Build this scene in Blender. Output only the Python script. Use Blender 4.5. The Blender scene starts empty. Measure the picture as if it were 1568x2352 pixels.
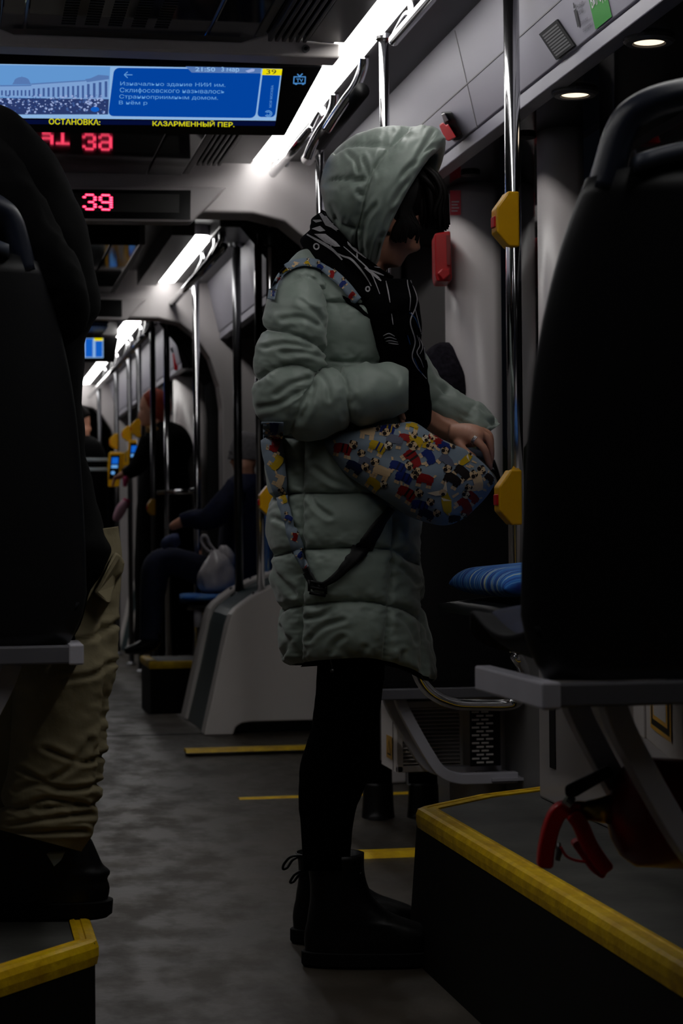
import bpy, math, random
from math import sin, cos, pi, sqrt, exp, radians
from mathutils import Vector, Matrix, noise
from mathutils.bvhtree import BVHTree
random.seed(7)
C = bpy.context.scene.collection
S = bpy.context.scene

# ------------------------------------------------------------------ camera, world, exposure
EYE = Vector((0, 0, 0.87))
FPX = 70 / 36 * 2352
YAW, PITCH, ROLL = 0.18807, 0.010147, radians(-0.5)
_f = Vector((sin(YAW) * cos(PITCH), cos(YAW) * cos(PITCH), sin(PITCH)))
_r0 = Vector((cos(YAW), -sin(YAW), 0)); _u0 = _r0.cross(_f)
CR = _r0 * cos(ROLL) + _u0 * sin(ROLL); CU = -_r0 * sin(ROLL) + _u0 * cos(ROLL); CF = _f
cam = bpy.data.cameras.new('camera'); camo = bpy.data.objects.new('camera', cam); C.objects.link(camo)
camo.matrix_world = Matrix(((CR.x, CU.x, -CF.x, EYE.x), (CR.y, CU.y, -CF.y, EYE.y), (CR.z, CU.z, -CF.z, EYE.z), (0, 0, 0, 1)))
cam.sensor_fit = 'VERTICAL'; cam.sensor_height = 36; cam.sensor_width = 24; cam.lens = 70
cam.clip_start = 0.05; cam.clip_end = 100
cam.dof.use_dof = True; cam.dof.focus_distance = 4.0; cam.dof.aperture_fstop = 8.0
S.camera = camo
S.view_settings.view_transform = 'Standard'; S.view_settings.look = 'None'
S.view_settings.gamma = 1; S.view_settings.use_curve_mapping = False
S.view_settings.exposure = 0.0
try:
    S.cycles.max_bounces = 7; S.cycles.diffuse_bounces = 3; S.cycles.glossy_bounces = 4; S.cycles.transmission_bounces = 4
    S.cycles.use_denoising = True; S.cycles.sample_clamp_indirect = 4.0
    S.cycles.caustics_reflective = False; S.cycles.caustics_refractive = False
except Exception:
    pass
W = bpy.data.worlds.new('night'); S.world = W; W.use_nodes = True
W.node_tree.nodes['Background'].inputs[0].default_value = (0.25, 0.3, 0.45, 1)
W.node_tree.nodes['Background'].inputs[1].default_value = 0.004
LAMP = 8.4           # radiance of the ceiling light strips

def at(px, py, zc=None, Y=None, Z=None, X=None):
    """the point of the place seen at a pixel of the photograph, at a given camera depth or on a plane X, Y or Z"""
    d = CF + CR * ((px - 784) / FPX) - CU * ((py - 1176) / FPX)
    if zc is not None: t = zc
    elif Y is not None: t = (Y - EYE.y) / d.y
    elif Z is not None: t = (Z - EYE.z) / d.z
    else: t = (X - EYE.x) / d.x
    return EYE + d * t

# ------------------------------------------------------------------ materials
def lin(c):
    c = c / 255.0
    return c / 12.92 if c <= 0.04045 else ((c + 0.055) / 1.055) ** 2.4
def rgb(r, g, b): return (lin(r), lin(g), lin(b), 1)
def mat(name, col, rough=0.5, metal=0.0, var=0.0, vscale=8.0, bump=0.0, bscale=60.0, spec=0.5, coat=0.0, sheen=0.0, stretch=None, emit=None, estr=0.0):
    m = bpy.data.materials.new(name); m.use_nodes = True
    N = m.node_tree.nodes; L = m.node_tree.links; p = N['Principled BSDF']
    p.inputs['Base Color'].default_value = col; p.inputs['Roughness'].default_value = rough
    p.inputs['Metallic'].default_value = metal; p.inputs['Specular IOR Level'].default_value = spec
    p.inputs['Coat Weight'].default_value = coat; p.inputs['Sheen Weight'].default_value = sheen
    if emit: p.inputs['Emission Color'].default_value = emit; p.inputs['Emission Strength'].default_value = estr
    tc = N.new('ShaderNodeTexCoord'); src = tc.outputs['Object']
    if stretch:
        mp = N.new('ShaderNodeMapping'); mp.inputs['Scale'].default_value = stretch
        L.new(src, mp.inputs[0]); src = mp.outputs[0]
    if var > 0:
        n = N.new('ShaderNodeTexNoise'); n.inputs['Scale'].default_value = vscale; n.inputs['Detail'].default_value = 5
        L.new(src, n.inputs['Vector'])
        r = N.new('ShaderNodeValToRGB'); r.color_ramp.elements[0].position = 0.3; r.color_ramp.elements[1].position = 0.7
        lo = [max(0, c * (1 - var)) for c in col[:3]] + [1]; hi = [min(1, c * (1 + var)) for c in col[:3]] + [1]
        r.color_ramp.elements[0].color = lo; r.color_ramp.elements[1].color = hi
        L.new(n.outputs['Fac'], r.inputs[0]); L.new(r.outputs[0], p.inputs['Base Color'])
    if bump > 0:
        n2 = N.new('ShaderNodeTexNoise'); n2.inputs['Scale'].default_value = bscale; n2.inputs['Detail'].default_value = 4
        L.new(src, n2.inputs['Vector'])
        b = N.new('ShaderNodeBump'); b.inputs['Strength'].default_value = bump; b.inputs['Distance'].default_value = 0.01
        L.new(n2.outputs['Fac'], b.inputs['Height']); L.new(b.outputs[0], p.inputs['Normal'])
    return m
def emis(name, col, s=1.0):
    m = bpy.data.materials.new(name); m.use_nodes = True
    N = m.node_tree.nodes; L = m.node_tree.links
    for n in list(N):
        if n.type == 'BSDF_PRINCIPLED': N.remove(n)
    e = N.new('ShaderNodeEmission'); e.inputs[0].default_value = col; e.inputs[1].default_value = s
    L.new(e.outputs[0], N['Material Output'].inputs[0]); return m

M = {}
M['lamp'] = emis('light strip', (1.0, 0.985, 0.96, 1), LAMP)
M['warm'] = emis('warm downlight', rgb(255, 232, 200), 1.5)
M['white'] = mat('white plastic', rgb(196, 190, 190), 0.32, var=0.05, vscale=3, bump=0.02, bscale=9)
M['bright'] = mat('bright white shield', rgb(236, 229, 226), 0.4, var=0.04, vscale=3, bump=0.02, bscale=9)
M['cove'] = mat('white cove panel', rgb(150, 148, 160), 0.42, var=0.05, vscale=2, bump=0.03, bscale=6)
M['grey'] = mat('grey panel', rgb(122, 120, 120), 0.4, var=0.06, vscale=3)
M['dgrey'] = mat('dark grey panel', rgb(62, 60, 62), 0.4, var=0.08, vscale=3)
M['gloss'] = mat('glossy dark ceiling panel', rgb(44, 44, 48), 0.06, var=0.15, vscale=4, spec=0.9)
M['black'] = mat('black rubber', rgb(14, 14, 15), 0.6, var=0.2, vscale=10, spec=0.2)
M['void'] = mat('black paint', rgb(8, 8, 9), 0.5, var=0.1, spec=0.2)
M['glass'] = mat('dark night window glass', rgb(6, 5, 6), 0.04, var=0.05, vscale=1, spec=0.45)
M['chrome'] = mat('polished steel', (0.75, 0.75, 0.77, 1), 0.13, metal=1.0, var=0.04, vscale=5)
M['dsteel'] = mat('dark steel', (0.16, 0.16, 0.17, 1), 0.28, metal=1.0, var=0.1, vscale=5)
M['yellow'] = mat('yellow plastic', rgb(228, 168, 6), 0.28, var=0.05, vscale=20, bump=0.03, bscale=200)
M['nosing'] = mat('worn yellow step nosing', rgb(246, 190, 0), 0.5, var=0.28, vscale=22, bump=0.3, bscale=60)
M['red'] = mat('red plastic', rgb(188, 4, 18), 0.35, var=0.06, vscale=10)
M['dred'] = mat('dark red steel', rgb(120, 3, 5), 0.35, var=0.1, vscale=8)
M['pinkred'] = mat('red sticker', rgb(196, 22, 50), 0.4, var=0.05)
M['shell'] = mat('navy seat shell', rgb(5, 6, 10), 0.42, var=0.06, vscale=8, bump=0.05, bscale=400, spec=0.5)
M['rim'] = mat('navy shell with painted rim light', rgb(22, 29, 46), 0.4, var=0.06, vscale=8, bump=0.05, bscale=400, spec=0.6)  # lighter than the shell: the rim light is painted into the colour
M['lip'] = mat('grey navy slot lip', rgb(56, 62, 76), 0.5, var=0.05)
M['pan'] = mat('dark seat underside', rgb(5, 6, 10), 0.7, var=0.1, spec=0.12)
M['navyfab'] = mat('navy seat fabric', rgb(10, 18, 48), 0.9, var=0.3, vscale=40)
M['frame'] = mat('light grey painted steel', rgb(192, 190, 200), 0.4, var=0.06, vscale=9, bump=0.03, bscale=120)
M['teal'] = mat('dark teal rubber strip', rgb(46, 66, 70), 0.4, var=0.1, vscale=8, stretch=(40, 1, 1))
M['ledoff'] = mat('dark display window', rgb(30, 28, 26), 0.35, var=0.1, vscale=200)
M['led'] = emis('red lamps of the display', (1.0, 0.02, 0.10, 1), 3.6)
M['ledcore'] = emis('red lamp cores', (1.0, 0.35, 0.36, 1), 1.8)
M['blackgloss'] = mat('black glossy bezel', rgb(7, 7, 8), 0.2, var=0.05, spec=0.3)
M['brass'] = mat('brass valve', (0.5, 0.36, 0.1, 1), 0.35, metal=1.0, var=0.1)

def floor_mat():
    m = mat('worn grey vinyl floor', rgb(60, 53, 44), 0.55, var=0.30, vscale=5, bump=0.08, bscale=40)
    N = m.node_tree.nodes; L = m.node_tree.links; p = N['Principled BSDF']
    tc = N.new('ShaderNodeTexCoord'); mp = N.new('ShaderNodeMapping'); mp.inputs['Scale'].default_value = (2.2, 1.3, 1)
    L.new(tc.outputs['Object'], mp.inputs[0])
    n = N.new('ShaderNodeTexNoise'); n.inputs['Scale'].default_value = 3.4; n.inputs['Detail'].default_value = 6; n.inputs['Roughness'].default_value = 0.6
    L.new(mp.outputs[0], n.inputs['Vector'])
    r = N.new('ShaderNodeValToRGB'); r.color_ramp.elements[0].position = 0.44; r.color_ramp.elements[0].color = (0.42, 0.42, 0.42, 1)
    r.color_ramp.elements[1].position = 0.62; r.color_ramp.elements[1].color = (0.62, 0.62, 0.62, 1)
    L.new(n.outputs['Fac'], r.inputs[0]); L.new(r.outputs[0], p.inputs['Roughness'])
    return m
M['floor'] = floor_mat()
M['podium'] = mat('dark vinyl podium top', rgb(66, 66, 62), 0.6, var=0.4, vscale=9, bump=0.08, bscale=60)
M['riser'] = mat('black scuffed riser', rgb(17, 16, 13), 0.7, var=0.5, vscale=30, spec=0.15, stretch=(8, 8, 1))
def blue_fabric():
    m = mat('blue striped seat fabric', rgb(20, 90, 175), 0.85)
    N = m.node_tree.nodes; L = m.node_tree.links; p = N['Principled BSDF']
    tc = N.new('ShaderNodeTexCoord'); mp = N.new('ShaderNodeMapping'); mp.inputs['Scale'].default_value = (8, 130, 8)
    L.new(tc.outputs['Object'], mp.inputs[0])
    n = N.new('ShaderNodeTexNoise'); n.inputs['Scale'].default_value = 1.0; n.inputs['Detail'].default_value = 4; L.new(mp.outputs[0], n.inputs['Vector'])
    r = N.new('ShaderNodeValToRGB'); e = r.color_ramp.elements
    e[0].position = 0.35; e[0].color = rgb(6, 40, 120); e[1].position = 0.52; e[1].color = rgb(26, 105, 190)
    a = e.new(0.60); a.color = rgb(90, 150, 205); b = e.new(0.68); b.color = rgb(205, 205, 160)
    L.new(n.outputs['Fac'], r.inputs[0]); L.new(r.outputs[0], p.inputs['Base Color']); return m
M['blue'] = blue_fabric()

# ------------------------------------------------------------------ mesh helpers
class MB:
    def __init__(s): s.v = []; s.f = []; s.m = []
    def add(s, verts, faces, mi=0):
        o = len(s.v); s.v += [tuple(v) for v in verts]
        for f in faces: s.f.append(tuple(i + o for i in f)); s.m.append(mi)
        return s
    def box(s, x0, x1, y0, y1, z0, z1, mi=0, mtx=None):
        vs = [Vector(p) for p in ((x0, y0, z0), (x1, y0, z0), (x1, y1, z0), (x0, y1, z0), (x0, y0, z1), (x1, y0, z1), (x1, y1, z1), (x0, y1, z1))]
        if mtx: vs = [mtx @ v for v in vs]
        return s.add(vs, [(0, 3, 2, 1), (4, 5, 6, 7), (0, 1, 5, 4), (1, 2, 6, 5), (2, 3, 7, 6), (3, 0, 4, 7)], mi)
    def prism(s, poly, axis, a, b, mi=0):
        """a polygon extruded along an axis: poly in (y,z) for x, (x,z) for y, (x,y) for z"""
        def P(p, t): return (t, p[0], p[1]) if axis == 'x' else ((p[0], t, p[1]) if axis == 'y' else (p[0], p[1], t))
        n = len(poly); vs = [P(p, a) for p in poly] + [P(p, b) for p in poly]
        return s.add(vs, [tuple(range(n))[::-1], tuple(range(n, 2 * n))] + [(i, (i + 1) % n, n + (i + 1) % n, n + i) for i in range(n)], mi)
    def loft(s, rings, cap0=True, cap1=True, mi=0, closed=True):
        n = len(rings[0]); vs = [p for r in rings for p in r]; fs = []
        for k in range(len(rings) - 1):
            for i in range(n if closed else n - 1):
                j = (i + 1) % n
                fs.append((k * n + i, k * n + j, (k + 1) * n + j, (k + 1) * n + i))
        if cap0: fs.append(tuple(range(n))[::-1])
        if cap1: fs.append(tuple(range((len(rings) - 1) * n, len(rings) * n)))
        return s.add(vs, fs, mi)
    def tube(s, pts, r, n=12, mi=0, caps=True, rs=None, flat=1.0):
        pts = [Vector(p) for p in pts]; rings = []; ref = None
        for i, p in enumerate(pts):
            t = (pts[min(i + 1, len(pts) - 1)] - pts[max(i - 1, 0)]).normalized()
            if ref is None:
                ref = Vector((0, 0, 1)) if abs(t.z) < 0.9 else Vector((1, 0, 0))
            a = (ref - t * ref.dot(t)).normalized(); b = t.cross(a); ref = a
            rr = rs[i] if rs else r
            rings.append([p + (a * cos(q) * flat + b * sin(q)) * rr for q in [2 * pi * k / n for k in range(n)]])
        return s.loft(rings, caps, caps, mi)
    def sphere(s, c, rx, ry, rz, nu=16, nv=10, mi=0):
        rings = []
        for j in range(nv + 1):
            a = -pi / 2 + pi * (j + 0.001) / (nv + 0.002)
            rings.append([(c[0] + rx * cos(a) * cos(q), c[1] + ry * cos(a) * sin(q), c[2] + rz * sin(a)) for q in [2 * pi * k / nu for k in range(nu)]])
        return s.loft(rings, True, True, mi)
    def quad(s, a, b, c, d, mi=0): return s.add([a, b, c, d], [(0, 1, 2, 3)], mi)
    def mesh(s, me, mtx, mi=0):
        return s.add([mtx @ v.co for v in me.vertices], [tuple(p.vertices) for p in me.polygons], mi)
    def build(s, name, mats, parent=None, smooth=False, bevel=0.0, seg=2, subsurf=0, angle=35, origin=None):
        me = bpy.data.meshes.new(name)
        org = Vector(origin) if origin is not None else Vector((0, 0, 0))
        me.from_pydata([Vector(v) - org for v in s.v], [], s.f)
        if not isinstance(mats, (list, tuple)): mats = [mats]
        for m in mats: me.materials.append(m)
        me.polygons.foreach_set('material_index', s.m)
        if smooth: me.polygons.foreach_set('use_smooth', [True] * len(s.f))
        me.validate(); me.update()
        o = bpy.data.objects.new(name, me); C.objects.link(o); o.location = org
        if parent:
            o.parent = parent; o.matrix_parent_inverse = Matrix.Identity(4)
            o.location = org - world_loc(parent)
        if bevel > 0:
            b = o.modifiers.new('bevel', 'BEVEL'); b.width = bevel; b.segments = seg; b.limit_method = 'ANGLE'; b.angle_limit = radians(angle)
            b.harden_normals = False
        if subsurf:
            q = o.modifiers.new('sub', 'SUBSURF'); q.levels = subsurf; q.render_levels = subsurf
        return o
def world_loc(o):
    l = Vector(o.location)
    while o.parent: o = o.parent; l = l + Vector(o.location)
    return l
def tag(o, label, cat, group=None, kind=None):
    if label: o['label'] = label
    if cat: o['category'] = cat
    if group: o['group'] = group
    if kind: o['kind'] = kind
    return o
def struct(o, label=None, cat=None):
    o['kind'] = 'structure'
    if label: o['label'] = label; o['category'] = cat or 'wall'
    return o
def thing(name, label, cat, loc=(0, 0, 0), group=None):
    o = bpy.data.objects.new(name, None); C.objects.link(o); o.location = loc; o.empty_display_size = 0.1
    return tag(o, label, cat, group)
def copy_tree(o, parent=None):
    c = o.copy(); C.objects.link(c)
    if parent: c.parent = parent
    for ch in list(o.children): copy_tree(ch, c)
    return c
def smooth_pts(pts, n=6):
    """Catmull-Rom through the points (tuples of any length)"""
    P = [tuple(p) for p in pts]; out = []
    for i in range(len(P) - 1):
        p0, p1, p2, p3 = P[max(i - 1, 0)], P[i], P[i + 1], P[min(i + 2, len(P) - 1)]
        for k in range(n):
            t = k / n
            out.append(tuple(0.5 * (2 * b + (c - a) * t + (2 * a - 5 * b + 4 * c - d) * t * t + (3 * b - a - 3 * c + d) * t ** 3) for a, b, c, d in zip(p0, p1, p2, p3)))
    out.append(P[-1]); return out
_txt = {}
def _letters(body, bold):
    cu = bpy.data.curves.new('lettering', 'FONT'); cu.body = body; cu.size = 1; cu.resolution_u = 3; cu.offset = bold; cu.align_x = 'LEFT'
    ob = bpy.data.objects.new('lettering', cu); C.objects.link(ob)
    me = bpy.data.meshes.new_from_object(ob.evaluated_get(bpy.context.evaluated_depsgraph_get()))
    bpy.data.objects.remove(ob); bpy.data.curves.remove(cu)
    return [v.co.copy() for v in me.vertices], [tuple(p.vertices) for p in me.polygons]
def text_mesh(body, bold=0.0):
    """lettering as (points, faces, extents); the letter f of the Cyrillic alphabet is drawn as a ring with a bar"""
    k = (body, bold)
    if k not in _txt:
        V, F = _letters(body.replace('ф', 'о'), bold)
        for i, ch in enumerate(body):
            if ch == 'ф':
                hi = max(p.x for p in _letters(body[:i] + 'о', bold)[0]); w = max(p.x for p in _letters('о', bold)[0]) - min(p.x for p in _letters('о', bold)[0])
                c = hi - w / 2; n = len(V); V += [Vector((c + a, b, 0.0)) for a, b in ((-.045, -.2), (.045, -.2), (.045, .74), (-.045, .74))]; F.append((n, n + 1, n + 2, n + 3))
        xs = [p.x for p in V]; ys = [p.y for p in V]
        _txt[k] = (V, F, min(xs), max(xs), min(ys), max(ys))
    return _txt[k]
def put_text(mb, body, o, ex, ez, w, h, mi, bold=0.0):
    """lettering that fills a w x h rectangle whose lower left corner is o; ex, ez are its axes"""
    V, F, x0, x1, y0, y1 = text_mesh(body, bold)
    ex = Vector(ex); ez = Vector(ez); n = ex.cross(ez); o = Vector(o)
    sx, sy = w / (x1 - x0), h / (y1 - y0)
    mb.add([o + ex * (p.x - x0) * sx + ez * (p.y - y0) * sy for p in V], F, mi)
# ------------------------------------------------------------------ the tram's shell
XC, XR, XL = 0.416, 1.50, -0.668
Y0, Y1 = -1.6, 21.0
def mir(x): return 2 * XC - x
struct(MB().box(XL - 0.05, XR + 0.05, Y0, Y1, -0.06, 0).build('floor', M['floor']))
# side walls: panel below the windows, band above them
def side_wall(name, x0, x1):
    mb = MB(); mb.box(x0, x1, Y0, Y1, 0, 0.92); mb.box(x0, x1, Y0, Y1, 1.86, 2.3)
    struct(mb.build(name, M['grey']))
side_wall('wall_right', XR, XR + 0.05); side_wall('wall_left', XL - 0.05, XL)
struct(MB().box(XL - 0.05, XR + 0.05, Y0 - 0.05, Y0, 0, 2.3).build('wall_back', M['dgrey']))
# window panes between the columns (night outside, dark glass)
for i, (a, b) in enumerate(((Y0, 4.56), (4.9, 5.4), (5.85, 12.3), (12.7, 14.4), (14.4, 17.0), (17.0, Y1))):
    struct(MB().box(XR + 0.005, XR + 0.03, a, b, 0.9, 1.88).build('window_%d' % (i + 1), M['glass']))
struct(MB().box(XL - 0.03, XL - 0.005, Y0, Y1, 0.9, 1.88).build('window_8', M['glass']))
# columns: white rounded covers between the panes
def column(n, yc, rx, ry, z0, z1):
    mb = MB(); K = 24
    def ring(f): return [(XR + rx * f * math.copysign(abs(cos(q)) ** .8, cos(q)), yc + ry * f * math.copysign(abs(sin(q)) ** .8, sin(q))) for q in [pi / 2 + pi * k / K for k in range(K + 1)]]
    mb.loft([[(x, y, z) for x, y in ring(1)] for z in (z0, z1)])
    o = struct(mb.build('trim_%d' % n, M['white'], smooth=False))
    for p in o.data.polygons: p.use_smooth = abs(p.normal.z) < 0.5 and abs(p.normal.x + 1) < 1.01 and len(p.vertices) == 4
    return o
column(1, 4.75, 0.09, 0.08, 0.30, 1.862)
column(2, 5.58, 0.12, 0.14, 0.0, 1.862)
column(3, 12.5, 0.19, 0.2, 0.0, 1.862)
# ceiling of a module: grey deck, recessed dark glossy panel, fascia panel above the windows and its soffit
tn = [10]
def trim(mb, m, **k):
    tn[0] += 1; return struct(mb.build('trim_%d' % tn[0], m, **k))
FB, FT = Vector((1.285, 0, 1.89)), Vector((1.228, 0, 2.14))
def fas(y, t, off=0.0):
    """point on the right fascia, t metres above its lower line, off metres out into the room"""
    u = (FT - FB).normalized(); n = Vector((-u.z, 0, u.x)); n = n if n.x < 0 else -n
    p = FB + u * t + n * off; return Vector((p.x, y, p.z))
PZC = lambda y: 2.073 if y > 5 else 2.122
def module(ya, yb, gaps):
    mb = MB(); mb.box(XL, XR, ya, yb, 2.2, 2.24)
    for s in (0, 1):
        f = (lambda x: x) if s == 0 else mir
        def bx(x0, x1, z0, z1):
            a, b = sorted((f(x0), f(x1))); mb.box(a, b, ya, yb, z0, z1)
        bx(1.058, 1.235, 2.142, 2.2); 
    struct(mb.build('ceiling', M['dgrey'], bevel=0.004))
    for ga, gb in gaps:
        g = MB()
        for a, b in ((0.101, 0.157), (0.162, 0.610), (0.615, 0.731)): g.box(a, b, ga, gb, PZC(ga), 2.13)
        trim(g, M['gloss'], bevel=0.004)
        g = MB()
        for f in ((lambda x: x), mir):
            for a, b, z in ((0.733, 0.757, PZC(ga) + .004), (0.868, 0.966, 2.118)):
                a, b = sorted((f(a), f(b))); g.box(a, b, ga, gb, z, 2.2)
        trim(g, M['grey'], bevel=0.003)
    for s in (0, 1):
        f = (lambda x: x) if s == 0 else mir
        c = MB(); pr = [(FT.x, FT.z), (1.262, 1.992), (FB.x, FB.z + .003), (1.290, 1.893), (1.290, 1.857), (1.33, 1.857), (1.33, 2.15), (1.25, 2.19)]
        pts = [(f(x), z) for x, z in pr]
        c.prism(pts, 'y', ya, yb); trim(c, M['cove'], bevel=0.003)
        q = MB(); a, b = sorted((f(1.33), f(1.52))); q.box(a, b, ya, yb, 1.858, 1.9); trim(q, M['gloss'])
    return
module(Y0, 6.72, ((Y0, 4.975), (5.55, 6.66))); module(8.2, 10.05, ((8.3, 10.0),)); module(11.85, 16.9, ((12.5, 16.85),))
# the flexible gangways: black folded tunnels
def gangway(ya, yb):
    mb = MB(); n = 20; rings = []
    for k in range(2 * n + 1):
        y = ya + (yb - ya) * k / (2 * n); e = 0.03 if k % 2 else 0.0
        ring = []
        for x, z in ((1.44, 0.0), (1.44, 1.55), (1.42, 1.75), (1.30, 1.95), (1.12, 2.17), (XC, 2.2), (mir(1.12), 2.17), (mir(1.30), 1.95), (mir(1.42), 1.75), (mir(1.44), 1.55), (mir(1.44), 0.0)):
            ring.append((x + (e if x > XC else -e), y, z + (e if z > 1.8 else 0)))
        rings.append(ring)
    mb.loft(rings, False, False, 0, closed=False)
    o = mb.build('gangway_bellows', M['black']); o.modifiers.new('thick', 'SOLIDIFY').thickness = 0.02
    return tag(o, 'black folded rubber bellows of the gangway ' + ('behind the first display beam' if ya < 8 else 'behind the second display beam'), 'bellows', kind='structure')
gangway(6.9, 8.2); gangway(10.22, 11.85)
# portals at module ends: white arch with chamfered corners
def portal(n, y, d=0.16):
    out = [(XL, 0), (XL, 2.22), (XR, 2.22), (XR, 0)]
    inn = [(1.30, 0), (1.30, 1.50), (1.285, 1.62), (1.24, 1.76), (1.165, 1.875), (1.09, 1.935), (0.98, 1.96)]
    inn = inn + [(mir(x), z) for x, z in inn[::-1]]
    poly = out + inn
    mb = MB(); mb.prism(poly, 'y', y, y + d)
    o = struct(mb.build('trim_%d' % n, M['white'], bevel=0.01, seg=3))
    return o
portal(4, 6.72); portal(5, 10.05); portal(6, 16.9)
struct(MB().box(XL, XR, Y1, Y1 + 0.05, 0, 2.3).build('wall_front', M['void']))
struct(MB().box(XL + 0.2, XR - 0.2, Y1 - 0.02, Y1 - 0.005, 0.9, 1.9).build('window_9', M['glass']))
for (a, b) in ((16.9 + .16, Y1),):
    struct(MB().box(XL, XR, a, b, 2.2, 2.24).build('ceiling', M['dgrey']))

# cross beams across the ceiling with screws
def cross_beam(y, lab):
    t = thing('ceiling_crossbeam', lab, 'beam', (XC, y, 2.10))
    mb = MB(); pr = [(.955, 2.080), (.955, 2.118), (.87, 2.121), (.77, 2.136), (.70, 2.112), (mir(.70), 2.112), (mir(.77), 2.136), (mir(.87), 2.121), (mir(.955), 2.118), (mir(.955), 2.080)]
    mb.prism(pr, 'y', y, y + 0.09); mb.build('rail', M['bright'], t, bevel=0.006, seg=3)
    for x in (0.865, mir(0.865)):
        s = MB(); s.tube([(x, y + 0.004, 2.10), (x, y - 0.006, 2.10)], 0.010, 14); s.tube([(x, y - 0.006, 2.10), (x, y - 0.008, 2.10)], 0.005, 10, 1)
        s.build('screw', [M['dsteel'], M['void']], t)
cross_beam(4.98, 'grey ceiling beam with screws directly above the large screen')

# ribbed ventilation strips beside the dark ceiling panel
def vent_strip(x0, x1, ya, yb, lab):
    mb = MB(); mb.box(x0, x1, ya, yb, 2.128, 2.199, 1); n = 6
    for k in range(n):
        xx = x0 + (x1 - x0) * (k + 0.5) / n; w = (x1 - x0) / n * 0.28
        mb.box(xx - w, xx + w, ya, yb, 2.108, 2.135, 0)
    return tag(mb.build('ceiling_vent', [M['dgrey'], M['void']], bevel=0.002), lab, 'vent', 'ribbed ceiling vents')
vent_strip(0.760, 0.866, 2.5, 4.95, 'ribbed dark ceiling vent in front of the large screen')
vent_strip(0.760, 0.866, 5.35, 6.66, 'ribbed dark ceiling vent between large screen and red display')
vent_strip(0.760, 0.866, 11.9, 12.4, 'ribbed ceiling vent beyond the second gangway')
# perforated slots in the centre panel: rows of short bars, five columns
gr_ = thing('ceiling_grille', 'five columns of fine slots cut in the dark glossy ceiling panel', 'grille', (XC, 4.8, 2.178))
for c in range(5):
    mb = MB()
    for r in range(26):
        x = .246 + c * 0.057; y = 4.30 + r * 0.024
        mb.box(x, x + 0.034, y, y + 0.010, 2.1206, 2.123)
    mb.build('slot_column', M['void'], gr_)

# light strips
def light_strip(xa, xb, ya, yb, lab, r0=True, r1=True):
    t = thing('ceiling_light', lab, 'ceiling light', ((xa + xb) / 2, ya, 2.15), 'long ceiling light strips')
    w = (xb - xa) / 2; cx = (xa + xb) / 2; ring = []
    n = 8
    for k in range(n + 1):
        q = pi + pi * k / n; ring.append((cx + w * cos(q), (ya + 0.04 + 0.04 * sin(q)) if r0 else ya))
    for k in range(n + 1):
        q = pi * k / n; ring.append((cx + w * cos(q), (yb - 0.04 + 0.04 * sin(q)) if r1 else yb))
    d = MB(); d.loft([[(x, y, z) for x, y in ring] for z in (2.135, 2.158)], True, True)
    d.build('diffuser', M['lamp'], t)
    h = MB(); h.loft([[(cx + (x - cx) * 1.04, y, z) for x, y in ring] for z in (2.156, 2.2)], True, True); h.build('housing', M['frame'], t)
    return t
light_strip(0.969, 1.057, 1.2, 4.2, 'near part of the bright ceiling light strip above the hooded woman')
light_strip(0.969, 1.057, 4.203, 6.70, 'far part of the bright ceiling light strip ending at the red display beam')
light_strip(0.969, 1.057, 8.52, 10.02, 'short ceiling light strip beyond the first gangway')
light_strip(0.969, 1.057, 11.9, 16.85, 'distant ceiling light strip beside the small far screen')
light_strip(mir(1.057), mir(0.969), 1.8, 6.70, 'unseen ceiling light strip over the left hand seats, added for light')  # out of view: mirrors the right strip, added for the light it gives
light_strip(mir(1.057), mir(0.969), 11.9, 16.85, 'distant unseen ceiling light strip on the left hand side, added for light')  # also unseen, a mirrored strip added to light the far module

# round downlights in the soffit over the windows
def downlight(x, y, lab):
    t = thing('downlight', lab, 'ceiling light', (x, y, 1.864), 'round lamps in the window soffit')
    r = MB(); n = 24; rings = []
    for rr, z in ((0.052, 1.862), (0.052, 1.851), (0.046, 1.846), (0.034, 1.846), (0.030, 1.851)):
        rings.append([(x + rr * cos(2 * pi * k / n), y + rr * sin(2 * pi * k / n), z) for k in range(n)])
    r.loft(rings, True, False); r.build('bezel', M['grey'], t, smooth=False)
    d = MB(); d.loft([[(x + rr * cos(2 * pi * k / n), y + rr * sin(2 * pi * k / n), z) for k in range(n)] for rr, z in ((0.031, 1.850), (0.020, 1.8495))], True, True)
    d.build('lens', M['warm'], t)
p = at(1490, 95, Z=1.851); downlight(p.x, p.y, 'round soffit lamp nearest the green exit sticker')
p = at(1320, 216, Z=1.851); downlight(p.x, p.y, 'round soffit lamp just above the right white column')
p = at(1208, 306, Z=1.862)
s_ = MB()
for (a, b) in ((1206, 306), (1080, 393)):
    p = at(a, b, Z=1.862); s = MB(); n = 16
    s.loft([[(p.x + r * cos(2 * pi * k / n), p.y + r * sin(2 * pi * k / n), z) for k in range(n)] for r, z in ((0.028, 1.862), (0.026, 1.850), (0.010, 1.848))], True, True)
    tag(s.build('soffit_sensor', M['void'], smooth=False), 'small round black sensor in the soffit ' + ('right of the main pole' if a > 1100 else 'left of the main pole'), 'sensor', 'small round sensors in the soffit')

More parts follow.
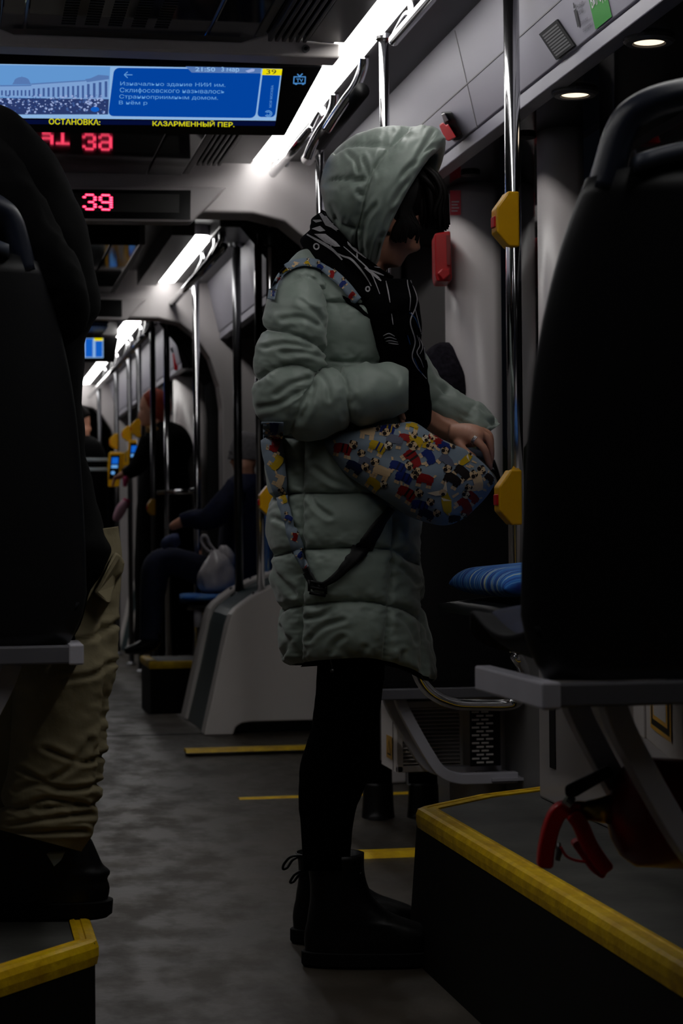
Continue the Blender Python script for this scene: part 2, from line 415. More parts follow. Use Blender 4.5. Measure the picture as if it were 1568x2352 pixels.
# seams of the fascia panels
mb = MB()
mb.box(0, 0.0008, 0, 1, 0, 1) if False else None
def fstrip(mb, ya, yb, t0, t1, off, mi=0):
    mb.quad(fas(ya, t0, off), fas(yb, t0, off), fas(yb, t1, off), fas(ya, t1, off), mi)
mb = MB(); mb.loft([[fas(y, t, o) for t, o in ((0.112, 0.0), (0.112, 0.0012), (0.115, 0.0012), (0.115, 0.0))] for y in (Y0, 6.7)])
yy = at(1075, 250, X=1.262).y
mb.loft([[fas(yy + d, t, o) for d, o in ((-0.002, 0), (-0.002, 0.0012), (0.002, 0.0012), (0.002, 0))] for t in (0.0, 0.25)])
struct(mb.build('trim_7', M['grey']))
# ------------------------------------------------------------------ platforms, steps, floor strips, divider boxes
def podium(name, lab, poly, z0, z1, flare=0.0):
    """low platform: vinyl top, scuffed riser, worn yellow nosing along the exposed edge; poly counterclockwise in plan"""
    t = thing(name, lab, 'step', (poly[0][0], poly[0][1], z0))
    n = len(poly); cx = sum(p[0] for p in poly) / n; cy = sum(p[1] for p in poly) / n
    top = MB(); top.loft([[(x, y, z) for x, y in poly] for z in (z1 - 0.012, z1)]); top.build('top_surface', M['podium'], t)
    r = MB(); r.loft([[(x + (flare if x < cx else 0) * -1, y, z0) for x, y in poly], [(x, y, z1 - 0.012) for x, y in poly]]); r.build('riser', M['riser'], t)
    return t
def nosing(t, pts, w=0.032, h=0.035):
    """yellow profile wrapped over the edge; pts run along the edge, z is the top"""
    P = [Vector(p) for p in pts]; rings = []
    for i, p in enumerate(P):
        d = Vector((0, 0, 0))
        if i > 0: d += (P[i] - P[i - 1]).normalized()
        if i < len(P) - 1: d += (P[i + 1] - P[i]).normalized()
        d.normalize(); nrm = Vector((-d.y, d.x, 0))     # to the left of travel: the platform side
        if 0 < i < len(P) - 1:
            c = (P[i + 1] - P[i]).normalized().dot(d); nrm = nrm / max(c, 0.5)
        sec = [(-0.004, -h), (-0.007, -h * 0.6), (-0.007, -0.008), (-0.003, 0.002), (0.004, 0.005), (w * 0.4, 0.005), (w * 0.45, 0.003), (w * 0.7, 0.003), (w * 0.75, 0.005), (w, 0.003), (w, -0.004), (0.004, -0.006), (0.004, -h)]
        rings.append([p + nrm * a + Vector((0, 0, b)) for a, b in sec])
    mb = MB(); mb.loft(rings); return mb.build('nosing', M['nosing'], t)
PZ = 0.30
pc = at(958, 1857, Z=PZ); pe = at(1100, 1829, Z=PZ); pw = at(1240, 1811, Z=PZ)
poly = [(pc.x, Y0), (XR - .004, Y0), (XR - .004, pw.y), (pw.x, pw.y), (pe.x, pe.y), (pc.x, pc.y)]
R = podium('platform_step', 'raised platform with worn yellow edge under the right hand seats', poly, 0, PZ, 0.022)
nosing(R, [(XR - 0.01, pw.y, PZ), (pw.x, pw.y, PZ), (pe.x, pe.y, PZ), (pc.x + 0.012, pc.y, PZ), (pc.x, pc.y - 0.02, PZ), (pc.x, Y0 + 0.02, PZ)], w=0.036, h=0.036)
# left platform, lower, seen end on
LZ = 0.20
a = at(218, 2166, Z=LZ); b = at(0, 2236, Z=LZ); c = at(178, 2122, Z=LZ)
d_ = (b - a); b2 = a + d_ * 4
poly = [(a.x, a.y), (a.x, 3.66), (XL + .004, 3.66), (XL + .004, b2.y), (b2.x, b2.y)]
L_ = podium('platform_step', 'low platform with worn yellow edge at the lower left, under the standing man', poly, 0, LZ)
nosing(L_, [(b2.x, b2.y, LZ), (a.x - 0.006, a.y - 0.002, LZ), (a.x, a.y + 0.012, LZ), (a.x, 3.65, LZ)], w=0.032, h=0.036)
# two low tiers beyond the divider
def tier(lab, x0, x1, ya, yb, z):
    t = podium('platform_step', lab, [(x0, ya), (x1, ya), (x1, yb), (x0, yb)], 0, z)
    nosing(t, [(x0, yb, z), (x0, ya, z), (x1, ya, z)], w=0.04, h=0.03); return t
p1 = at(345, 1522, zc=9.5); tier('low yellow edged step beyond the white divider, at the seated man\'s feet', p1.x, 1.18, p1.y, 10.0, p1.z)
p2 = at(402, 1420, zc=9.6); tier('higher yellow edged step under the seated man\'s seat', 1.182, XR - .004, 9.0, 10.0, p2.z)

# yellow strips on the floor
def floor_strip(pa, pb, w, lab, h=0.012, z0=0.0):
    A = at(*pa, Z=z0); B = at(*pb, Z=z0); B.y = A.y; mb = MB()
    mb.loft([[(x, A.y - w / 2, z0), (x, A.y - w / 4, z0 + h), (x, A.y + w / 4, z0 + h), (x, A.y + w / 2, z0)] for x in (A.x, B.x)])
    tag(mb.build('floor_strip', M['nosing']), lab, 'floor strip', 'raised yellow strips across the floor')
floor_strip((425, 1727), (1000, 1724), 0.10, 'raised yellow floor strip just in front of the white divider', 0.012, 0.046)
floor_strip((548, 1835), (1100, 1830), 0.05, 'thin yellow floor strip level with the seated passenger\'s boots', 0.004)
floor_strip((700, 1972), (965, 1968), 0.09, 'raised yellow floor strip right behind the hooded woman\'s boots', 0.014)
mb = MB(); A = at(232, 1692, Z=0.055); mb.box(XL + .02, 1.0, A.y, A.y + 0.012, 0.05, 0.0565); struct(mb.build('trim_8', M['void']))

# raised floor plate of the gangway
g0 = at(468, 1727, Z=0).y; g1 = at(468, 1690, Z=0.055).y - 0.05
struct(MB().prism([(6.75, 0.0), (g1, 0.055), (9.0, 0.055), (9.0, 0.0)], 'x', XL + .01, XR - .01).build('floor', M['floor']))
# divider box: white shield with rubber band over its end
def divider(lab, x, y, z0, d, s=1.0):
    t = thing('seat_divider', lab, 'divider', (x + .2, y, z0), 'white seat dividers')
    prof = [(0, 0), (.055, .24), (.10, .442), (.115, .485), (.135, .51), (.161, .53), (.22, .57), (.303, .61), (.44, .66), (XR - .006 - x, .69)]
    top = [(min(x + a, XR - .006), z0 + b) for a, b in prof]
    foot = [(XR - .006, z0 + .05), (x + .19, z0 + .05), (x + .155, z0 + .046), (x + .13, z0 + .03), (x + .12, z0 + 0.0)]
    f = top + foot
    mb = MB(); mb.prism(f, 'y', y, y + .13 * d); mb.build('near_panel', M['bright'], t, bevel=0.008, seg=3)
    mb = MB(); mb.prism(f, 'y', y + d * .80, y + d); mb.build('far_panel', M['bright'], t, bevel=0.008, seg=3)
    g = [(a + .014, max(b - .012, z0)) for a, b in top]; g[-1] = top[-1]
    mb = MB(); mb.prism(g + [(XR - .006, z0), ], 'y', y + d * .13, y + d * .80); mb.build('rubber_band', M['teal'], t, bevel=0.004)
    for (bx_, by_) in ((.22, .07), (.31, .09), (.22, .86), (.31, .88)):
        k = MB(); zz = z0 + (.57 if bx_ < .3 else .612) * s; k.tube([(x + bx_ * s, y + by_ * d, zz - .01), (x + bx_ * s, y + by_ * d, zz + .006)], .010, 12); k.build('bolt', M['chrome'], t)
    return t
dz = at(468, 1690, Z=0.055)
divider('white seat divider with dark rubber band standing behind the hooded woman', dz.x, dz.y, 0.055, 0.88)
dz2 = at(290, 1503, Z=0)
divider('distant white seat divider with rubber band behind the dark boots', dz2.x, dz2.y, 0.0, 0.88)
# ------------------------------------------------------------------ poles and rails
def pole(lab, x, y, z0, z1, r=0.017, m='chrome', group='vertical grab poles', foot=True, cap=True):
    t = thing('grab_pole', lab, 'pole', (x, y, z0), group)
    mb = MB(); mb.tube([(x, y, z0), (x, y, z1)], r, 20); mb.build('tube', M[m], t, smooth=True)
    if foot:
        f = MB(); f.tube([(x, y, z0), (x, y, z0 + 0.006), (x, y, z0 + 0.02), (x, y, z0 + 0.021)], r, 20, rs=[r * 2.1, r * 2.1, r * 1.25, r * 1.01]); f.build('foot_flange', M['dsteel'], t, smooth=False)
    if cap:
        f = MB(); f.tube([(x, y, z1 - 0.018), (x, y, z1 - 0.012), (x, y, z1)], r, 20, rs=[r * 1.05, r * 1.7, r * 1.9]); f.build('ceiling_flange', M[m], t, smooth=False)
    return t
pA = at(1179, 600, zc=4.42); pole('thick chrome pole with two yellow stop buttons, right of the hooded woman', pA.x, pA.y, 0.60, 2.145, 0.0178, cap=False, foot=False)
pB = at(881, 80, Z=2.14); pole('bright chrome pole rising behind the top of the green hood', pB.x, pB.y, 0.80, 2.14, 0.0125, foot=False)
pC = at(734, 360, X=1.075); pole('thin chrome pole just left of the green hood', pC.x, pC.y, 0.0, 2.14, 0.0125)
pD = at(617, 395, Z=2.14); pole('chrome pole with black clamp at the red display beam, left of the hooded woman', pD.x, pD.y, at(617, 1195, zc=7.05).z, 2.14, 0.0125, foot=False)
k = at(617, 545, X=pD.x); mb = MB(); mb.tube([(pD.x, pD.y, k.z + 0.03), (pD.x, pD.y, k.z - 0.03)], 0.02, 16)
mb.build('clamp', M['void'], bpy.data.objects['grab_pole.003'], bevel=0.004)
pE = at(599, 1374, zc=8.12); pole('chrome pole on the near side of the white seat divider', pE.x, pE.y, pE.z - 0.01, 2.142, 0.016, 'chrome')
pF = at(549, 1364, zc=8.74); pole('steel pole darkened for the unlit gangway, on the far side of the white seat divider', pF.x, pF.y, pF.z - 0.01, 2.142, 0.019, 'dsteel')  # the darker steel paints in the shade where no lamp reaches
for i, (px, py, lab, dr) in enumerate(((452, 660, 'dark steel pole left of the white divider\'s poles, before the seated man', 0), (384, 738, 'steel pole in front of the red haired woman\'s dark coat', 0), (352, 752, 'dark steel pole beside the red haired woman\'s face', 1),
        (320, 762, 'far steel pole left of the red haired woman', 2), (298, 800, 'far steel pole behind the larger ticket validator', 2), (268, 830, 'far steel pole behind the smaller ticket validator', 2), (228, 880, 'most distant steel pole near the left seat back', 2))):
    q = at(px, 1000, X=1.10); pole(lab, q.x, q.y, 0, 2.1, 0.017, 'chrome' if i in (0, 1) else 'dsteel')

def rail(lab, x, z, ya, yb, hang, r=0.014, m='chrome', drop=None):
    t = thing('ceiling_handrail', lab, 'handrail', (x, ya, z), 'ceiling handrails')
    pts = [(x, ya, z), (x, yb, z)]
    mb = MB(); mb.tube(pts, r, 16); mb.sphere((x, ya, z), r, r, r); mb.sphere((x, yb, z), r, r, r); mb.build('bar', M[m], t, smooth=True)
    for y in hang:
        h = MB(); h.tube(smooth_pts([(x + 0.035, y - 0.05, 2.145), (x + 0.035, y - 0.05, 2.11), (x + 0.025, y - 0.035, z + 0.05), (x + 0.004, y - 0.004, z + 0.008), (x, y, z)], 6), r * 0.9, 14); h.build('hanger', M[m], t, smooth=True)
    return t
e1 = at(905, 92, X=1.035)
rail('chrome ceiling handrail nearest the camera, above the main pole', 1.035, e1.z, 1.0, e1.y, [1.3, e1.y])
e3 = at(627, 402, X=1.04); e3b = at(715, 292, X=1.04)
rail('short chrome ceiling handrail ending at the red display beam', 1.04, (e3.z + e3b.z) / 2, e3b.y, e3.y, [e3b.y, e3.y])
e2 = at(706, 366, X=1.05); e2b = at(812, 232, X=1.05)
t = thing('ceiling_handrail', 'chrome handrail with two curved hangers directly left of the green hood', 'handrail', e2, 'ceiling handrails')
mb = MB(); mb.tube([e2, e2b], 0.02, 16); mb.build('bar', M['chrome'], t, smooth=True)
mb = MB(); mb.tube([e2 + (e2b - e2) * 0.3, e2 + (e2b - e2) * 1.15], 0.0215, 16); mb.build('grip', M['void'], t, smooth=True)
for pts in (((836, 128), (834, 152), (818, 195), (792, 232), (768, 268), (748, 300)), ((768, 212), (767, 236), (756, 268), (735, 300), (716, 335), (706, 362))):
    h = MB(); n = len(pts); ps = []
    za = at(*pts[0], Z=2.142); q0 = (za - EYE).dot(CF)
    for i, (a, b) in enumerate(pts):
        ps.append(at(a, b, zc=q0 + 0.12 * i / n))
    h.tube(smooth_pts(ps, 5), 0.0135, 14); h.build('hanger', M['chrome'], t, smooth=True)
f1 = at(513, 562, X=1.05); f2 = at(362, 738, X=1.05)
rail('long ceiling handrail beyond the first gangway', 1.05, (f1.z + f2.z) / 2, f1.y, f2.y, [f1.y + 0.35, f1.y + 0.55, f1.y + 1.0, f2.y - 0.1], 0.018)
g1 = at(335, 750, X=1.05); g2 = at(205, 925, X=1.05)
rail('most distant ceiling handrail beside the far light strip', 1.05, (g1.z + g2.z) / 2, g1.y, g2.y, [g1.y + k for k in (0.1, 0.35, 0.7, 1.4, 1.7, 2.6, 3.0, 3.8)], 0.018)

def stop_button(lab, px, py0, py1, zc, pl, cw=0.052, arrow=False):
    """yellow housing gripping a pole, red push button on its aisle side"""
    top = at(px, py0, zc=zc); bot = at(px, py1, zc=zc); x, y = pl.x, pl.y; z0, z1 = bot.z, top.z; h = z1 - z0
    t = thing('stop_button', lab, 'stop button', (x, y, z0), 'yellow stop buttons on the poles')
    xr = x + 0.008
    pr = [(xr, z0), (xr, z1), (xr - 0.026, z1), (xr - 0.030, z1 - 0.06 * h), (xr - cw, z1 - 0.30 * h), (xr - cw, z0 + 0.26 * h), (xr - 0.028, z0 + 0.04 * h), (xr - 0.024, z0)]
    mb = MB(); mb.prism(pr, 'y', y - 0.024, y + 0.024); mb.build('housing', M['yellow'], t, bevel=0.004, seg=3)
    b = MB(); b.box(xr - cw - 0.004, xr - cw + 0.004, y - 0.014, y + 0.014, z0 + 0.36 * h, z0 + 0.56 * h); b.build('button', M['red'], t, bevel=0.002)
    return t
stop_button('upper yellow stop button on the thick chrome pole', 1170, 443, 570, 4.42, pA)
stop_button('lower yellow stop button on the thick chrome pole, beside the patterned bag', 1170, 1080, 1206, 4.42, pA)
stop_button('yellow stop button left of the hooded woman\'s hip', 617, 1116, 1186, 7.05, pD)
q = at(352, 1000, X=1.10); stop_button('far yellow stop button low on a pole under the red haired woman', 352, 1146, 1184, (q - EYE).dot(CF), q, 0.045)
for px, a, b, lab in ((320, 962, 1005, 'far yellow stop button right above the larger validator'), (298, 978, 1015, 'far yellow stop button between the other two'), (268, 996, 1032, 'far yellow stop button above the smaller validator')):
    q = at(px, 1000, X=1.10); stop_button(lab, px, a, b, (q - EYE).dot(CF), q, 0.06)

ra = at(364, 1132, X=1.10); rb0 = at(452, 1127, X=1.10); mb = MB(); mb.tube([(1.10, rb0.y, rb0.z), (1.10, ra.y, ra.z)], .014, 12)
tag(mb.build('cross_rail', M['chrome'], smooth=True), 'horizontal chrome rail joining two poles in front of the red haired woman', 'handrail')
# ------------------------------------------------------------------ large screen
pb = at(633, 277, Y=5.44); pt = at(648, 158, X=pb.x); sv = (pt - pb); sn = Vector((1, 0, 0)).cross(sv).normalized()
if sn.y > 0: sn = -sn
def scr(px, py, off=0.0):
    d = CF + CR * ((px - 784) / FPX) - CU * ((py - 1176) / FPX)
    k = (pb - EYE).dot(sn) / d.dot(sn); return EYE + d * k + sn * off
def scr_poly(mb, pts, off, mi): mb.add([scr(a, b, off) for a, b in pts], [tuple(range(len(pts)))], mi)
def rr(x0, y0, x1, y1, r, sk=-0.126, sl=0.014):
    pts = []
    for cx, cy, a0 in ((x1 - r, y0 + r, -90), (x1 - r, y1 - r, 0), (x0 + r, y1 - r, 90), (x0 + r, y0 + r, 180)):
        for k in range(5):
            q = radians(a0 + 22.5 * k); pts.append((cx + r * cos(q), cy + r * sin(q)))
    return [(x + (y - y0) * sk, y + (x - x0) * sl) for x, y in pts]
mon = thing('monitor', 'wide flat information screen hanging from the ceiling, showing a blue text page', 'screen', (XC, 5.45, 2.0))
TL, TR, BR_, BL = scr(-330, 139), scr(742, 152), scr(654, 313), scr(-250, 300)
bz = MB(); bz.loft([[TL, TR, BR_, BL], [p - sn * 0.05 for p in (TL, TR, BR_, BL)]]); bz.build('bezel', M['blackgloss'], mon, bevel=0.004)
br = MB(); br.box(0.7, 0.74, 5.42, 5.46, 2.08, 2.2); br.box(mir(0.74), mir(0.7), 5.42, 5.46, 2.08, 2.2); br.build('bracket', M['void'], mon)
E_ = {}
def ec(n, r, g, b, s=1.0):
    E_[n] = emis('screen ' + n, rgb(r, g, b), s); return E_[n]
cols = [ec('pale blue', 138, 178, 222), ec('blue', 2, 66, 158), ec('text blue', 96, 156, 218), ec('yellow', 232, 218, 10), ec('ink', 30, 40, 30), ec('sky', 96, 148, 206),
        ec('stone', 122, 158, 208), ec('shade', 62, 90, 148), ec('snow', 150, 168, 214), ec('dark trees', 40, 56, 104), ec('navy bar', 4, 12, 50), ec('banner yellow', 205, 200, 10), ec('roof', 84, 118, 174), ec('mark', 16, 90, 190)]
CI = {n: i for i, n in enumerate(E_)}
mb = MB()
scr_poly(mb, [(-320, 141), (648, 158), (633, 277), (-250, 268)], 0.0006, CI['pale blue'])
# picture of a long pillared building behind snowy trees
scr_poly(mb, [(-330, 143), (253, 153), (248, 262), (-330, 262)], 0.0010, CI['sky'])
def bld(x0, x1, top0, top1, base0, base1, n):
    scr_poly(mb, [(x0, top0), (x1, top1), (x1, base1), (x0, base0)], 0.0013, CI['stone'])
    scr_poly(mb, [(x0, top0 - 3), (x1, top1 - 3), (x1, top1), (x0, top0)], 0.0014, CI['roof'])
    for i in range(n):
        t = (i + 0.5) / n; x = x0 + (x1 - x0) * t; w = (x1 - x0) / n * 0.22; yt = top0 + (top1 - top0) * t; yb = base0 + (base1 - base0) * t
        scr_poly(mb, [(x - w, yt + 9), (x + w, yt + 9), (x + w, yb - 4), (x - w, yb - 4)], 0.0016, CI['shade'])
bld(-200, 0, 196, 196, 222, 222, 14); bld(0, 72, 198, 197, 222, 224, 8); bld(72, 196, 194, 186, 224, 228, 11); bld(196, 250, 184, 176, 228, 226, 4)
scr_poly(mb, [(196, 184), (226, 171), (250, 173), (250, 181), (200, 188)], 0.0017, CI['roof'])
scr_poly(mb, [(28, 193)] + [(50 + 18 * cos(radians(q)), 187 - 11 * sin(radians(q))) for q in range(180, -1, -20)] + [(72, 193)], 0.0016, CI['roof'])
scr_poly(mb, [(49, 178), (50, 173), (51.5, 178)], 0.0016, CI['roof'])
scr_poly(mb, [(-330, 220), (250, 227), (248, 262), (-330, 262)], 0.0018, CI['dark trees'])
rnd = random.Random(3)
for i in range(420):
    x = rnd.uniform(-150, 245); y = rnd.uniform(217, 252) if rnd.random() < 0.85 else rnd.uniform(248, 260); r = rnd.uniform(1.0, 3.8); a = rnd.uniform(0, 6)
    scr_poly(mb, [(x + r * cos(a + q) * rnd.uniform(0.5, 1.3), y + 0.8 * r * sin(a + q) * rnd.uniform(0.5, 1.3)) for q in (0, 1.2, 2.4, 3.6, 4.9)], 0.0020 + i * 2e-7, CI['snow'] if rnd.random() < 0.62 else CI['shade'])
scr_poly(mb, [(218 + 10 * cos(q), 250 + 6 * sin(q)) for q in [2 * pi * k / 14 for k in range(14)]], 0.0024, CI['mark'])
# text page, side tab
scr_poly(mb, rr(262, 155, 600, 266, 12), 0.0012, CI['blue']); scr_poly(mb, rr(604, 158, 645, 268, 9), 0.0012, CI['blue'])
scr_poly(mb, [(426, 152), (600, 156), (598, 168), (440, 166)], 0.0014, CI['roof'])
scr_poly(mb, [(603, 157), (648, 158), (646, 172.5), (601, 171.5)], 0.0016, CI['yellow'])
def stext(body, x0, y0, x1, y1, c, off=0.0018, bold=0.0):
    """lettering between two pixel columns, top y0, bottom y1 (at its left end); lines fall 0.014 px per px"""
    o = scr(x0, y1, off); ex = scr(x1, y1 + (x1 - x0) * 0.014, off) - o; ez = scr(x0, y0, off) - o
    put_text(mb, body, o, ex.normalized(), ez.normalized(), ex.length, ez.length, CI[c], bold)
stext('Изначально здание НИИ им.', 276, 186.5, 517, 197, 'text blue'); stext('Склифосовского называлось', 275, 200.5, 515, 213.5, 'text blue')
stext('Странноприимным домом.', 274, 216, 500, 227.5, 'text blue'); stext('В нём р', 273, 230, 338, 241, 'text blue')
stext('21:50', 448, 153, 494, 163, 'pale blue', bold=0.02); stext('3 мар', 508, 153, 549, 166, 'pale blue', bold=0.02); stext('39', 611, 158.5, 634, 169, 'ink', 0.0022)
scr_poly(mb, [(563, 162), (578, 157), (585, 158), (583, 163), (570, 166)], 0.0018, CI['snow'])
for a, b in (((285, 171), (304, 171)), ((285, 171), (293, 164)), ((285, 171), (293, 178))):
    p, q = Vector(a), Vector(b); n = Vector((-(q - p).y, (q - p).x)).normalized() * 0.9
    scr_poly(mb, [p + n, q + n, q - n, p - n], 0.0018, CI['mark'] if False else CI['text blue'])
o = scr(623, 246, 0.002); ez = scr(617.5, 246, 0.002) - o; ex = scr(628, 195, 0.002) - o
put_text(mb, 'МОЯ МОСКВА', o, ex.normalized(), ez.normalized(), ex.length, ez.length, CI['text blue'])
for r in (9, 5.5):
    n = 16
    for k in range(13):
        a, b = [radians(150 - 300 * (k + d) / 13) for d in (0, 1)]
        scr_poly(mb, [(616 + rr_ * cos(q), 260 - rr_ * 0.85 * sin(q)) for rr_, q in ((r, a), (r, b), (r - 2, b), (r - 2, a))], 0.002, CI['text blue'])
scr_poly(mb, [(-320, 271), (633, 279), (631, 289), (-320, 282)], 0.0006, CI['navy bar'])
stext('ОСТАНОВКА:', 112, 271, 230, 285, 'banner yellow', bold=0.02); stext('КАЗАРМЕННЫЙ ПЕР.', 350, 274, 538, 288.5, 'banner yellow', bold=0.02)
mb.build('screen', list(E_.values()), mon)
ic = MB(); iw = emis('bezel mark', rgb(70, 130, 190), 1.0)
def icl(pts, w=1.3, off=0.0012):
    for (a, b) in zip(pts, pts[1:]):
        p, q = Vector(a), Vector(b); d = (q - p).normalized(); n = Vector((-d.y, d.x)) * w; p = p - d * w * 0.6; q = q + d * w * 0.6
        ic.add([scr(*(p + n), off), scr(*(q + n), off), scr(*(q - n), off), scr(*(p - n), off)], [(0, 1, 2, 3)])
icl([(675, 176), (701, 176), (700, 191), (674, 191), (675, 176)]); icl([(688, 175), (683, 170)]); icl([(688, 175), (694, 169)]); icl([(678, 193), (681, 193)]); icl([(694, 193), (697, 193)])
o = scr(680, 188, 0.0013); ex = scr(696, 188, 0.0013) - o; ez = scr(680, 180, 0.0013) - o
put_text(ic, 'TV', o, ex.normalized(), ez.normalized(), ex.length, ez.length, 0, 0.02); ic.build('bezel_mark', iw, mon)

# small far screen
fm = thing('monitor', 'small distant blue screen beside the far light strip', 'screen', at(230, 800, Y=12.3))
A = [at(x, y, Y=12.3) for x, y in ((130, 772), (272, 775), (262, 831), (130, 829))]; bz = MB()
bz.loft([A, [p + Vector((0, 0.05, 0)) for p in A]]); bz.build('bezel', M['blackgloss'], fm); br = MB(); br.box(A[1].x - .3, A[1].x - .2, 12.31, 12.34, A[1].z - .02, 2.2); br.build('bracket', M['void'], fm)
mb = MB()
for (x0, x1, y0, y1, c) in ((130, 237, 777, 822, 0), (196, 213, 778, 820, 1), (219, 235, 778, 820, 1), (130, 192, 778, 820, 1), (216, 236, 777, 783, 2)):
    o = Vector((0, -0.002 - 0.001 * c, 0)); mb.quad(at(x0, y1, Y=12.3) + o, at(x1, y1, Y=12.3) + o, at(x1, y0, Y=12.3) + o, at(x0, y0, Y=12.3) + o, c)
mb.build('screen', [E_['pale blue'], E_['mark'], E_['yellow']], fm)

# ------------------------------------------------------------------ red LED sign in the first portal
YS = 6.64
led = thing('led_display', 'route display with red glowing digits in the white beam', 'display', at(200, 505, Y=YS))
hp = [(-420, 424), (522, 428), (500, 452), (440, 510), (-420, 500)]
mb = MB(); P = [at(a, b, Y=YS) for a, b in hp]; mb.loft([P, [p + Vector((0, 0.085, 0)) for p in P]]); mb.build('housing', M['white'], led, bevel=0.008, seg=3)
wp = [(-380, 430), (438, 437), (437, 504), (-380, 496)]
mb = MB(); P = [at(a, b, Y=YS - 0.003) for a, b in wp]; mb.loft([P, [p + Vector((0, 0.01, 0)) for p in P]]); mb.build('window', M['blackgloss'], led)
ip = [(-340, 438), (412, 446), (411, 488), (-340, 480)]
mb = MB(); P = [at(a, b, Y=YS - 0.0045) for a, b in ip]; mb.loft([P, [p + Vector((0, 0.004, 0)) for p in P]]); mb.build('matrix_panel', M['ledoff'], led)
FONT = {'3': '01110 10001 00001 00110 00001 10001 01110', '9': '01110 10001 10001 01111 00001 10001 01110', 'т': '00000 00000 11111 00100 00100 00100 00100', 'у': '00000 00000 10001 10001 01111 00001 01110',
        'р': '00000 00000 11110 10001 11110 10000 10000', 'ш': '00000 00000 10101 10101 10101 10101 11111', 'а': '00000 00000 01110 00001 01111 10001 01111', 'м': '00000 00000 10001 11011 10101 10001 10001', ' ': '00000 ' * 7}
o39 = at(203, 447, Y=YS); pit = (at(268, 447, Y=YS) - o39).x / 10.6; pz = (o39.z - at(203, 482, Y=YS).z) / 6.4
xx = o39.x - pit * 6 * 8 + pit * 0.3
for ch in 'маршрут 39':
    mb = MB()
    for r, row in enumerate(FONT[ch].split()):
        for c, bit in enumerate(row):
            if bit == '1':
                cx, cz = xx + c * pit, o39.z - pz * (r + 0.2)
                for e in (0, 0.42):
                    for (rad, y_, mi) in ((0.52, YS - 0.0052 - 0.0001 * e, 0), (0.20, YS - 0.0058, 1)):
                        mb.add([(cx + pit * (e + rad * cos(q)), y_, cz + pz * rad * 0.92 * sin(q)) for q in [2 * pi * k / 8 for k in range(8)]], [tuple(range(8))], mi)
    if ch != ' ': mb.build('lit_character', [M['led'], M['ledcore']], led)
    xx += pit * (6 if ch != ' ' else 3.9)
# dark unlit display in the second portal
YD = 9.97
d2 = thing('led_display', 'unlit dark route display in the second white beam', 'display', at(250, 730, Y=YD))
mb = MB(); P = [at(a, b, Y=YD) for a, b in ((60, 676), (338, 686), (322, 700), (290, 736), (60, 730))]; mb.loft([P, [p + Vector((0, 0.07, 0)) for p in P]]); mb.build('housing', M['white'], d2, bevel=0.008)
mb = MB(); P = [at(a, b, Y=YD - 0.004) for a, b in ((60, 684), (280, 689), (280, 728), (60, 723))]; mb.loft([P, [p + Vector((0, 0.01, 0)) for p in P]]); mb.build('window', M['blackgloss'], d2)

# ------------------------------------------------------------------ stickers and fittings on the fascia
def fpt(px, py, off=0.001):
    u = (FT - FB).normalized(); n = Vector((-u.z, 0, u.x)); n = n if n.x < 0 else -n
    d = CF + CR * ((px - 784) / FPX) - CU * ((py - 1176) / FPX)
    return EYE + d * ((FB + n * off - EYE).dot(n) / d.dot(n))
sg = MB(); gm = mat('green sticker', rgb(38, 150, 30), 0.45, var=0.03); wm = mat('white print', rgb(215, 215, 215), 0.5, var=0.02); km = mat('black print', rgb(22, 22, 24), 0.5, var=0.02)
ul = fpt(1367, 68); ur = fpt(1405, 39); q = fas(ul.y, 0.1) - fas(ul.y, 0.0); q.normalize(); hh = 0.11; z_ = (ur - ul); z_.z = 0; z_.x = 0; z_ = z_.normalized() * 0.105
off = Vector((-0.0012, 0, -0.0002)); sg.quad(ul, ul + z_, ul + z_ + q * hh, ul + q * hh, 0)
put_text(sg, 'ВЫХОД', ul + z_ * 0.10 + q * 0.035 + off, z_.normalized(), q, 0.082, 0.036, 1, 0.01)
tag(sg.build('exit_sticker', [gm, wm]), 'green exit sticker with white letters on the fascia', 'sign')
sg = MB(); w0 = fpt(1333, 96); zz = z_.normalized()
lines = ['Не забывайте', 'свои вещи', 'О забытых вещах', 'сообщайте водителю']
for i, l in enumerate(lines):
    ww = (0.040, 0.030, 0.046, 0.054)[i]
    put_text(sg, l, w0 + zz * 0.030 + q * (0.062 - 0.015 * i - (0.006 if i > 1 else 0)) + off, zz, q, ww, 0.0105, 0)
bx = w0 + zz * 0.004 + q * 0.03 + off
for (a, b, c, d) in ((0, 0.016, 0, 0.036), (0.003, 0.013, 0.039, 0.044)):
    sg.quad(bx + zz * a + q * c, bx + zz * b + q * c, bx + zz * b + q * d, bx + zz * a + q * d, 0)
for k in range(8):
    a0, a1 = [2 * pi * (k + e) / 8 for e in (0, 1)]; cc = bx + zz * 0.008 + q * 0.047
    sg.add([cc, cc + zz * 0.004 * cos(a0) + q * 0.004 * sin(a0), cc + zz * 0.004 * cos(a1) + q * 0.004 * sin(a1)], [(0, 1, 2)], 0)
tag(sg.build('notice_sticker', [km]), 'small white notice with black print and bag icon, left of the green sticker', 'sign')
# speaker grille
t = thing('speaker_grille', 'dark square speaker grille in the white fascia', 'speaker', fpt(1280, 95))
a, b = fpt(1280, 137), fpt(1323, 104); hv = fpt(1282, 44) - b; mb = MB()
n_ = off.normalized(); mb.loft([[a + n_ * o_, b + n_ * o_, b + hv + n_ * o_, a + hv + n_ * o_] for o_ in (0, 0.004)]); mb.build('frame', M['black'], t)
mb = MB(); dw = (b - a)
for k in range(9):
    p0 = a + dw * 0.10 + hv * (0.08 + 0.095 * k) + n_ * 0.0045; mb.quad(p0, p0 + dw * 0.8, p0 + dw * 0.8 + hv * 0.05, p0 + hv * 0.05)
mb.build('slats', M['dgrey'], t)
